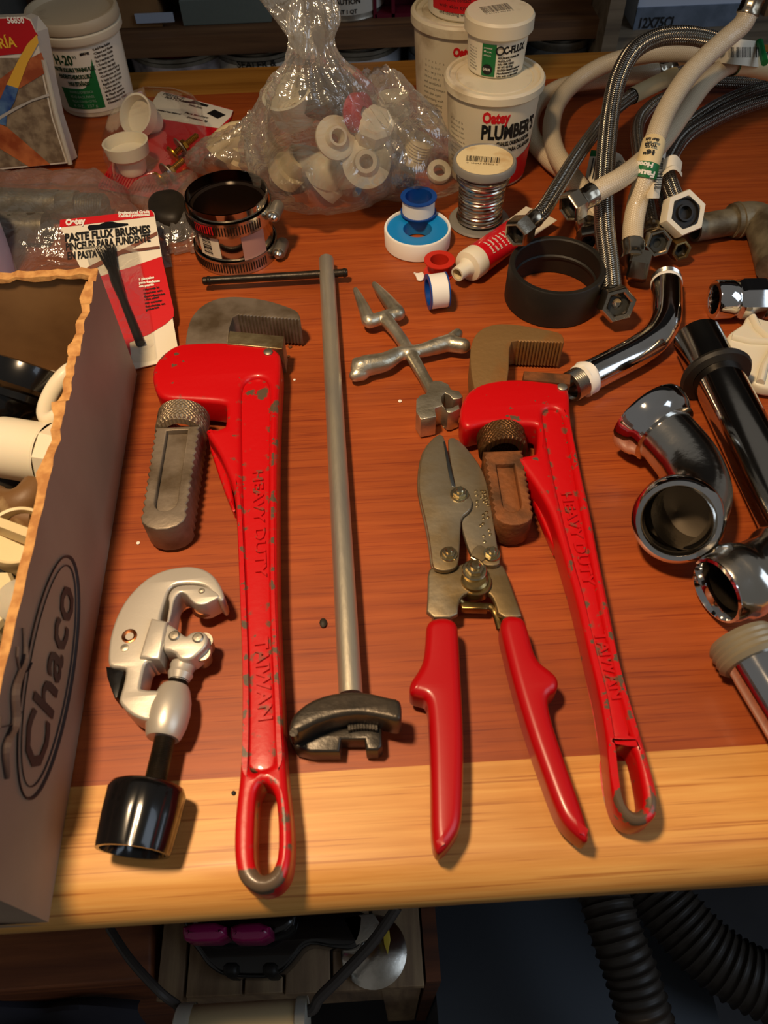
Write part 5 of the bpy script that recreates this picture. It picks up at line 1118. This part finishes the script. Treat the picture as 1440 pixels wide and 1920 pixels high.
t=single('translucent_cup',MB().lathe([(.0001,0),(.026,0),(.029,.03),(.031,.058),(.0335,.059),(.0335,.062),(.030,.062),(.028,.058),(.0001,.005)],Vector((P(-30,520,0).x,P(-30,520,0).y,0)),seg=48),mat('frosted_cup','C8C0D0',.4,trans=.3,sss=.2),'frosted violet-white plastic cup at the left edge above the carton','cup',P(-20,500,0))
c=P(310,385,.012); single('rubber_cap',MB().pplate([(272,365),(290,352),(330,347),(348,362),(345,395),(325,408),(290,404),(276,390)],.026,.001,.007,sm=2),m_blackr,'black rubber cap left of the steel coupling, partly in plastic film','cap',P(310,385,0))
def bagsheet(corners,hgt,seed,nu=60,nv=44,fold=.35):
    # film draped over things: corners = four pixel points on the bench
    random.seed(seed); ph=[(random.uniform(4,26),random.uniform(4,26),random.uniform(0,6.3),random.uniform(.3,1)) for _ in range(9)]
    A,B,C_,D=[P(x,y,0) for x,y in corners]
    def fn(u,v):
        p=(A*(1-u)+B*u)*(1-v)+(D*(1-u)+C_*u)*v
        e=min(1,4*u*(1-u)*1.6)*min(1,4*v*(1-v)*1.8); 
        w=sum(k*abs(math.sin(a*u+b*v+c+math.sin(b*u*.7)*1.2)) for a,b,c,k in ph)/5
        z=.0012+e**.6*hgt*(.62+.38*w)
        j=.002*math.sin(21*u+seed)+.002*math.sin(17*v)
        return Vector((p.x+j,p.y+j*.7,z))
    return MB().grid(fn,nu,nv)
single('clear_plastic_bag',bagsheet([(-60,345),(235,352),(330,500),(-60,520)],.030,4),m_clear,'flat crinkled clear bag holding steel pipes at the left','plastic bag',P(120,430,0),ang=80)
single('clear_plastic_bag',bagsheet([(235,360),(380,340),(400,470),(300,480)],.022,9,34,28),m_clear,'small piece of clear film between the brush card and the steel coupling','plastic bag',P(320,410,0),ang=80)
# --- crumpled bags of plastic fittings
def bag(rings,seed,amp=.13,seg=90,nr=60,fold=1):
    # rings: (px,py,h,rx,ry) from base to neck
    random.seed(seed); ph=[(random.choice([2,3,4,5,7,9,11,14,18,23]),random.uniform(0,6.3),random.uniform(2,16),random.uniform(.4,1)) for _ in range(12)]
    C0=[P(a,b,h) for a,b,h,_,_ in rings]; cc=crv(C0,12); rr=crv([Vector((r[3],r[4],0)) for r in rings],12)
    N=len(cc)-1
    def fn(u,v):
        k=min(N,int(round(v*N))); c=cc[k]; r=rr[k]; a=2*PI*u
        w=sum(q*(1-2*abs(math.sin(n*a/2+p+v*s+.6*math.sin(3*a+v*5)))) for n,p,s,q in ph)/6
        f=1+amp*w; p=Vector((c.x+r.x*math.cos(a)*f,c.y+r.y*math.sin(a)*f,c.z+.004*w*min(1,v*6)))
        p.z=max(p.z,.0008+.0005*math.sin(9*a)); return p
    return MB().grid(fn,seg,N)
def ringpart(t,px,py,h,ax,r,w,bore,m,name='plastic_washer'):
    c=P(px,py,h); return t.add(name,MB().lathe([(r*bore,0),(r*.95,0),(r,w*.2),(r,w*.8),(r*.95,w),(r*bore,w),(r*bore,0)],c,ax,seg=40),m)
m_fit=mat('milky_plastic','E2DCC8',.35,trans=.25,ior=1.25,sss=.1)
def loose(name,mb,m,label,at): return single(name,mb,m,label,'pipe fitting',at)
def L1(px,py,h,ax,prof,seg=40): return MB().lathe(prof,P(px,py,h),ax,seg=seg)
# large bag
loose('plastic_cup_nut',L1(558,222,.072,(-.25,-.25,1),[(.0001,0),(.016,0),(.018,.003),(.0185,.022),(.0205,.026),(.0180,.026),(.0165,.006),(.0001,.004)]),m_fit,'milky round cup fitting standing out in the big bag, left of the black one',P(572,250,0))
c=P(612,180,.092)
loose('black_tee_fitting',MB().box(c,(.030,.022,.030),rot=Euler((.5,.5,.4)).to_matrix()).add(*(lambda m_:(m_.v,m_.f))(MB().lathe([(.0001,0),(.011,0),(.011,.018),(.008,.018),(.0001,.01)],c,(-.5,.3,.75),seg=8))),m_blackp,'black angular plastic fitting inside the big knotted bag',P(622,212,0))
loose('crimson_cap',L1(660,212,.082,(.75,-.55,.25),[(.0001,0),(.012,0),(.0145,.003),(.0145,.011),(.010,.013),(.005,.013),(.0045,.007),(.0001,.007)],30),mat('crimson_plastic','B01830',.35),'crimson round knob in the big bag beside the black fitting',P(655,218,0))
for px,py,h,ax,r,lab in ((624,262,.066,(.35,-.75,.6),.0165,'milky flanged washer in the middle of the big bag'),(688,310,.048,(-.05,-.75,.65),.0195,'large milky flanged washer low at the right of the big bag')):
    loose('plastic_washer',L1(px,py,h,ax,[(.0045,0),(r*.4,0),(r*.45,.004),(r,.0055),(r,.008),(r*.55,.0085),(r*.45,.014),(.0055,.014),(.0045,0)]),m_fit,lab,P(px,py,0))
loose('white_cap_nut',L1(698,252,.066,(.15,-.4,.9),[(.0001,0),(.016,0),(.017,.004),(.0165,.014),(.013,.018),(.0001,.018)],8),m_white,'white faceted cap at the right of the big bag',P(700,272,0))
loose('white_bushing',L1(532,330,.012,(.5,-.2,.6),[(.006,0),(.016,0),(.016,.012),(.012,.013),(.012,.028),(.008,.028),(.006,0)]),m_cream,'cream bushing low at the left of the big bag',P(532,330,0))
loose('white_bushing',L1(600,350,.014,(.6,.1,.5),[(.006,0),(.018,0),(.018,.010),(.012,.012),(.012,.030),(.008,.030),(.006,0)]),m_fit,'milky bushing at the bottom of the big bag',P(600,350,0))
loose('plastic_elbow',MB().tube(crv([P(640,330,.02),P(662,322,.034),P(676,300,.038),P(668,280,.04)],6),.0115,20),m_fit,'milky curved elbow between the two washers in the big bag',P(650,330,0))
loose('plastic_elbow',MB().tube(crv([P(560,300,.018),P(588,306,.028),P(610,320,.03),P(606,345,.02)],6),.013,20),m_fit,'milky curved elbow under the cup fitting in the big bag',P(580,310,0))
loose('white_sleeve',L1(712,300,.02,(.1,.35,.95),[(.010,0),(.014,0),(.014,.03),(.010,.03),(.010,0)]),m_white,'white sleeve behind the faceted cap in the big bag',P(706,252,0))
bigbag=bag([(622,350,.0015,.042,.036),(618,342,.010,.062,.052),(612,325,.030,.066,.056),(606,290,.055,.066,.050),(602,240,.078,.062,.042),(600,198,.097,.052,.036),(594,155,.116,.038,.028),(588,112,.130,.022,.018),(584,75,.140,.017,.014),(588,35,.152,.020,.014),(590,-15,.166,.016,.012),(590,-60,.18,.02,.014)],11,.16)
kb=T('knotted_plastic_bag','large clear bag of plastic fittings with its twisted neck standing up','plastic bag',P(590,360,0)); kb.add('film',bigbag,m_clear,ang=80,fix=False)
kb.add('tail',bag([(580,105,.132,.007,.006),(556,55,.142,.010,.008),(536,15,.152,.014,.009),(515,-30,.162,.020,.010)],5,.2,40),m_clear,ang=80,fix=False)
# left small bag
single('clear_plastic_bag',bag([(440,300,.0015,.034,.026),(438,295,.010,.045,.034),(440,282,.028,.043,.032),(450,262,.042,.030,.024),(468,240,.050,.016,.012),(490,210,.06,.010,.008)],21,.17,64),m_clear,'small clear bag of cream fittings behind the steel coupling','plastic bag',P(440,300,0),ang=80,fix=False)
loose('cream_elbow',MB().tube(crv([P(408,290,.016),P(425,265,.026),P(450,255,.03),P(478,262,.026)],8),.0125,22),m_cream,'cream curved elbow in the small left bag',P(425,280,0))
loose('cream_bushing',L1(452,300,.004,(.2,-.4,.9),[(.006,0),(.0155,0),(.0155,.010),(.012,.012),(.012,.026),(.008,.026),(.006,0)]),m_cream,'cream bushing upright in the small left bag',P(452,300,0))
# right small bag
loose('cream_sleeve',L1(742,262,.004,(-.1,.1,1),[(.009,0),(.015,0),(.015,.02),(.0165,.022),(.0165,.040),(.012,.040),(.009,0)]),m_fit,'milky sleeve upright in the right-hand bag',P(742,262,0))
loose('cream_bushing',L1(775,300,.006,(.3,-.1,.9),[(.006,0),(.0135,0)]+[(.0115 if k%2 else .0125,.004+k*.0014) for k in range(14)]+[(.008,.024),(.006,0)]),m_cream,'cream threaded bushing in the right-hand bag',P(775,300,0))
loose('plastic_washer',L1(822,325,.006,(.1,-.5,.9),[(.0055,0),(.0105,0),(.0110,.003),(.0105,.005),(.0055,.005),(.0055,0)]),m_white,'small white ring at the right corner of the right-hand bag',P(822,325,0))
loose('dark_fitting',L1(770,335,.010,(-.9,-.2,.3),[(.0001,0),(.010,0),(.010,.022),(.0001,.022)],8),mat('dark_olive','3A3428',.5),'dark fitting at the bottom of the right-hand bag',P(770,335,0))
single('clear_plastic_bag',bag([(770,325,.0015,.046,.040),(768,320,.010,.058,.050),(764,300,.030,.056,.048),(752,262,.055,.046,.038),(738,215,.075,.036,.024),(722,165,.088,.024,.016),(708,130,.094,.012,.008)],31,.15,72),m_clear,'clear bag of cream fittings right of the big knotted bag','plastic bag',P(770,325,0),ang=80,fix=False)
# ================================================================== cardboard carton at the left
t=T('cardboard_carton','low open grey-printed carton full of plumbing fittings at the left','box',(-.26,.24,0))
X0=-.162;YN=.066;YF=.42;H_=.090;XL=-.46
random.seed(12)
# right wall with a torn, ragged top edge
mb=MB(); n=90; th=.004; vs=[];
def top(y): 
    u=(y-YN)/(YF-YN); return H_+ (.0012*math.sin(u*61)+.0010*math.sin(u*133+1)+.0008*math.sin(u*239) if u>.55 else .0004*math.sin(u*90))
def wx(y): return X0+ .008*(1-(y-YN)/(YF-YN))+.0  
def thk(y):
    u=(y-YN)/(YF-YN); return .0042+(.0032*(.5+.5*math.sin(u*47+2))*(.5+.5*math.sin(u*97)) if u>.5 else 0)
for i in range(n+1):
    y=YN+(YF-YN)*i/n; x=wx(y); vs+=[(x,y,.0005),(x,y,top(y)),(x-thk(y),y,top(y)-.0004),(x-.0035,y,H_*.9),(x-.0035,y,.0005)]
fs=[]
for i in range(n):
    for k in range(4): a=i*5+k; fs.append((a,a+5,a+6,a+1))
w=t.add('right_wall',MB().add(vs,fs),m_cardg,smooth=False)
# raw cardboard edge along the top
vs=[];
for i in range(n+1):
    y=YN+(YF-YN)*i/n; x=wx(y); vs+=[(x+.0002,y,top(y)+.0003),(x-thk(y)-.0003,y,top(y)+.0001),(x-thk(y)-.0006,y,top(y)-.004)]
fs=[]
for i in range(n):
    for k in range(2): a=i*3+k; fs.append((a,a+3,a+4,a+1))
t.add('torn_edge',MB().add(vs,fs),mat('raw_cardboard_edge','C8975A',.85,col2='A87440',nscale=160,nmix=.5,bump=.5,bscale=400),smooth=False)
t.add('inner_lining',MB().box((X0-.0052+.004,(YN+YF)/2,.042),(.0012,YF-YN-.01,.078),rz=R_(1.3)),m_card,smooth=False)
t.add('back_wall',MB().box(((X0+XL)/2,YF-.002,H_/2),(X0-XL,.004,H_-.001)),m_card,smooth=False)
mb=MB(); n=60
for i in range(n+1):
    x=XL+(X0-XL)*i/n; z=H_+.0012*abs(math.sin(i*.9))+.0006*math.sin(i*2.3); mb.v+=[Vector((x,YF+.0006,z)),Vector((x,YF-.0055,z-.0003)),Vector((x,YF-.0058,z-.003-.001*math.sin(i*1.1)))]
for i in range(n):
    for k in range(2): a=i*3+k; mb.f.append([a,a+3,a+4,a+1])
t.add('torn_edge',mb,bpy.data.materials['raw_cardboard_edge'],smooth=False)
xn=wx(YN)
t.add('front_wall',MB().box(((xn+XL)/2,YN+.002,H_/2),(xn-XL,.004,H_-.001)),m_cardg,smooth=False)
t.add('front_flap',MB().add([(xn-.001,YN-.0012,.001),(XL,YN-.0012,.001),(XL,YN-.0012,.03),(xn-.045,YN-.0012,.016)],[(0,1,2,3)]),m_cardg,smooth=False)
t.add('left_wall',MB().box((XL,(YN+YF)/2,H_/2),(.004,YF-YN,H_)),m_card,smooth=False)
t.add('bottom',MB().box(((X0+XL)/2,(YN+YF)/2,.0025),(X0-XL-.006,YF-YN-.008,.003)),m_card,smooth=False)
# printed oval logo on the outer face: text runs towards the far end
def wm(y,z,off=.0006): return Vector((wx(y)+off,y,z))
mp=mat('dark_brown_print','3A2A26',.65)
g=MB(); cy,cz,ry,rz_=.168,.048,.061,.026
g.tube([wm(cy+ry*math.cos(a),cz+rz_*math.sin(a),.0004) for a in [2*PI*i/64 for i in range(64)]],.0010,5,closed=True,sq=.4)
g.tube([wm(cy+(ry-.005)*math.cos(a),cz+(rz_-.004)*math.sin(a),.0004) for a in [2*PI*i/64 for i in range(64)]],.0005,5,closed=True,sq=.4)
g.text('Chaco',.034,lambda p:wm(cy-.048+p.x,cz-.011+p.y,.0008),bold=.0005,width=.094)
# lizard silhouette above the oval
lz=crv([wm(.108,cz+.022,.0008),wm(.118,cz+.030,.0008),wm(.130,cz+.027,.0008),wm(.142,cz+.033,.0008),wm(.158,cz+.030,.0008),wm(.170,cz+.036,.0008)],6)
g.tube(lz,[.0012+.0022*math.sin(PI*min(1,i/(len(lz)-1)*1.1))**.7 if i<len(lz)-3 else .0008 for i in range(len(lz))],6,sq=.25)
for y0,dy,dz in ((.128,-.004,.008),(.128,.005,-.006),(.150,.006,.007),(.150,.006,-.006)): g.tube([wm(y0,cz+.029,.0008),wm(y0+dy,cz+.029+dz,.0008),wm(y0+dy+.004,cz+.029+dz*1.2,.0008)],.0007,5,sq=.3)
t.add('printed_logo',g,mp,smooth=False,fix=False)
# ------------------------------------------------------------------ fittings inside
def F1(name,mb,m,label,px,py,h=0,cat='pipe fitting',**k):
    return single(name,mb,m,label,cat,P(px,py,h),**k)
t=T('trap_fitting','black glossy plastic drain fitting at the far end of the carton','pipe fitting',P(50,720,.01))
c=P(52,722,.052)
t.add('hub',MB().lathe([(.018,-.012),(.0245,-.008),(.0258,0),(.0245,.006),(.0205,.007),(.0190,.003),(.0180,-.016),(.0001,-.018)],P(55,706,.052),(.35,.75,.55),seg=56),m_blackp)
t.add('body',MB().tube(crv([P(40,728,.036),P(10,745,.034),P(-40,735,.03)],8),.026,32),m_blackp)
F1('retaining_loop',MB().tube([P(118,738,.062)+Vector((.0100*math.cos(a)*1.0+.002*math.sin(a),.0205*math.sin(a),.004*math.cos(a))) for a in [2*PI*i/36 for i in range(36)]],.0042,16,closed=True,sq=1.2),m_white,'white plastic loop against the carton wall, beside the black fitting',135,735,.05)
F1('white_disc',MB().lathe([(.0001,0),(.010,0),(.0105,.002),(.0001,.0045)],P(82,706,.055),(.2,.5,.8),seg=28),m_white,'small white disc lying on the black fitting in the carton',82,706,.05)
t=T('pvc_coupling','white plastic pipe coupling lying with its mouth to the left','pipe fitting',P(60,840,.02))
a=P(2,838,.050); b_=P(128,858,.050); ax=(b_-a).normalized(); L_=(b_-a).length
t.add('body',MB().lathe([(.0145,.001),(.0160,-.001),(.0178,0),(.0180,.002),(.0180,L_*.70),(.0186,L_*.72),(.0186,L_*.74)],a,ax,seg=56),m_white)
t.add('bore',MB().lathe([(.0145,.001),(.0140,.022),(.0001,.022)],a,ax,seg=48),m_cream)
t.add('hex_collar',MB().lathe([(.0180,L_*.72),(.0188,L_*.75),(.0180,L_*.97),(.0165,L_),(.0001,L_)],a,ax,seg=8),m_white,ang=20)
mbr=mat('stained_brown_plastic','6E5030',.5,col2='A89068',nscale=70,nmix=.6,bump=.2)
F1('stained_fitting',MB().tube(crv([P(-20,940,.05),P(20,948,.054),P(50,938,.056),P(72,915,.055)],8),[.008,.009,.010,.010,.009,.009]+[.009]*19,18),mbr,'brown stained curved fitting below the white coupling in the carton',40,940,.04)
F1('stained_fitting',MB().tube(crv([P(-15,978,.045),P(25,972,.05),P(68,975,.05)],8),.0085,18),mbr,'brown stained rod below the curved brown fitting in the carton',30,975,.04)
F1('white_hook',MB().tube(crv([P(98,905,.062),P(86,920,.064),P(84,945,.063),P(96,968,.06)],8),.0038,14,sq=1.3),m_white,'white plastic hook against the carton wall below the coupling',90,935,.05)
t=T('cleanout_plug','cream screw plug with a raised bar handle inside two steel rings','plug',P(45,1030,.03))
c=P(45,1022,.048)
t.add('cap',MB().lathe([(.0001,.004),(.0145,.004),(.0150,.012),(.0165,.0125),(.0172,.010),(.0172,.002),(.0160,0),(.0140,0),(.0135,-.016),(.0001,-.016)],c,(.1,-.15,1),seg=56),m_cream)
t.add('bar_handle',MB().box(c+Vector((.001,0,.0115)),(.030,.0050,.010),rz=-.45),m_cream,smooth=False)
for k,(r,dz) in enumerate(((.0195,-.004),(.0205,-.008))):
    F1('steel_ring',MB().tube([c+Vector((r*math.cos(a),-.003+r*math.sin(a),dz+.003*math.sin(a))) for a in [2*PI*i/48 for i in range(48)]],.0009,10,closed=True),m_chromed,['upper steel wire ring around the cream plug','lower steel wire ring around the cream plug'][k],45,1040,.04,cat='ring')
F1('grey_gasket',MB().tube([P(52,1000,.050)+Vector((.021*math.cos(a),.016*math.sin(a),.004*math.sin(a))) for a in [PI*i/24 for i in range(25)]],.0032,14),mat('grey_rubber','5A564C',.5),'grey rubber gasket arc behind the cream plug','52' and 52,1000,.045,cat='gasket')
F1('ribbed_cap',MB().lathe([(.0001,.016),(.007,.0155),(.0115,.012),(.0130,.006),(.0135,0),(.0135,-.012),(.0001,-.012)],P(45,1140,.050),(.3,-.2,.9),seg=60,rmod=lambda a,tt:1+.02*math.cos(a*20) if tt<.01 else 1),m_trans,'translucent ribbed cap against the carton wall, below the steel rings',45,1140,.04)
F1('cream_nut',L1(-8,1150,.046,(.1,-.1,1),[(.009,0),(.0175,0),(.0180,.002),(.0180,.014),(.0165,.017),(.009,.017),(.009,0)],6),m_cream,'cream hexagonal nut at the left edge beside the ribbed cap',0,1150,.04,ang=20)
F1('grey_green_fitting',MB().tube(crv([P(-30,1270,.05),P(8,1262,.054),P(40,1240,.05),P(55,1200,.04)],8),.0100,20),mat('grey_green_plastic','5C5E4E',.5,col2='3E4034',nscale=40),'grey-green curved fitting near the front of the carton',10,1255,.04)
F1('cream_bushing',L1(12,1195,.03,(.3,.3,.9),[(.006,0),(.012,0),(.012,.014),(.009,.016),(.009,.024),(.006,.024),(.006,0)]),m_cream,'cream bushing under the grey-green fitting in the carton',12,1195,.03)
F1('dark_elbow',MB().tube(crv([P(80,900,.02),P(50,895,.028),P(10,900,.03),P(-30,890,.03)],8),.012,20),m_blackr,'black rubber elbow under the white coupling in the carton',40,895,.02)
F1('dark_elbow',MB().tube(crv([P(90,1080,.015),P(50,1085,.022),P(10,1080,.022),P(-30,1095,.02)],8),.013,20),m_blackr,'black rubber elbow below the cream plug in the carton',40,1085,.02)
F1('cream_pipe_end',MB().lathe([(.010,0),(.013,0),(.013,.05),(.010,.05),(.010,0)],P(88,1030,.018),(-.1,-1,.05),seg=36),m_cream,'cream pipe stub deep in the carton along its right wall',88,1030,.01)
F1('cream_pipe_end',MB().lathe([(.009,0),(.012,0),(.012,.06),(.009,.06),(.009,0)],P(20,1300,.018),(-.5,.8,.05),seg=36),m_cream,'cream pipe stub deep at the front of the carton',20,1300,.01)
# ------------------------------------------------------------------ specks on the bench
def speck(px,py,r,m,label,name='crumb',sc=(1,1,.5),cat='debris'):
    single(name,MB().ball(P(px,py,r*sc[2]*.9),r,10,sc),m,label,cat,P(px,py,0))
speck(606,1168,.0028,mat('dark_seed','2A261E',.6),'dark oval seed lying just left of the basin wrench shaft','seed',(.8,1.1,.5))
speck(750,752,.0014,m_whitep,'tiny white bead on the bench below the strainer wrench')
speck(544,650,.0016,m_rust,'rust crumb right of the larger wrench jaw')
speck(541,668,.0012,m_rust,'smaller rust flake at the corner of the larger wrench head')
speck(259,1018,.0012,m_whitep,'pale crumb on the bench between carton and larger wrench')
speck(552,712,.0010,m_whitep,'tiny pale crumb right of the larger wrench head')
speck(438,1487,.0012,m_ink,'tiny dark chip on the oak edging left of the larger wrench')
speck(1265,730,.0009,m_whitep,'tiny pale crumb above the curved chrome elbow')

# GROUPS of like things
GR={'supply_hose':'supply hoses piled at the upper right','paint_can':'cans on and under the shelf','plastic_washer':'plastic washers in the bags','crumb':'crumbs on the bench','pipe_wrench':'red pipe wrenches','thread_tape_roll':'rolls of thread tape','steel_pipe':'steel pipes in the left bag','clear_plastic_bag':'clear plastic bags','corrugated_hose':'corrugated hoses under the bench','lamp_cord':'cords under the bench','putty_tub':'white putty tubs','dark_elbow':'black elbows in the carton','cream_pipe_end':'cream pipe stubs in the carton','stained_fitting':'stained fittings in the carton','steel_ring':'steel rings in the carton','white_bushing':'bushings in the big bag','plastic_elbow':'elbows in the big bag','paper_tag':'paper tags under the hoses','cardboard_carton':'cardboard cartons'}
for o in list(COL.objects):
    if o.parent is None and 'label' in o:
        k=o.name.split('.')[0]
        if k in GR: o['group']=GR[k]

for o in COL.objects: # LETTERKIND small print stays joined
    if o.name in ('black_lettering.006','white_lettering.002'): o['kind']='stuff'
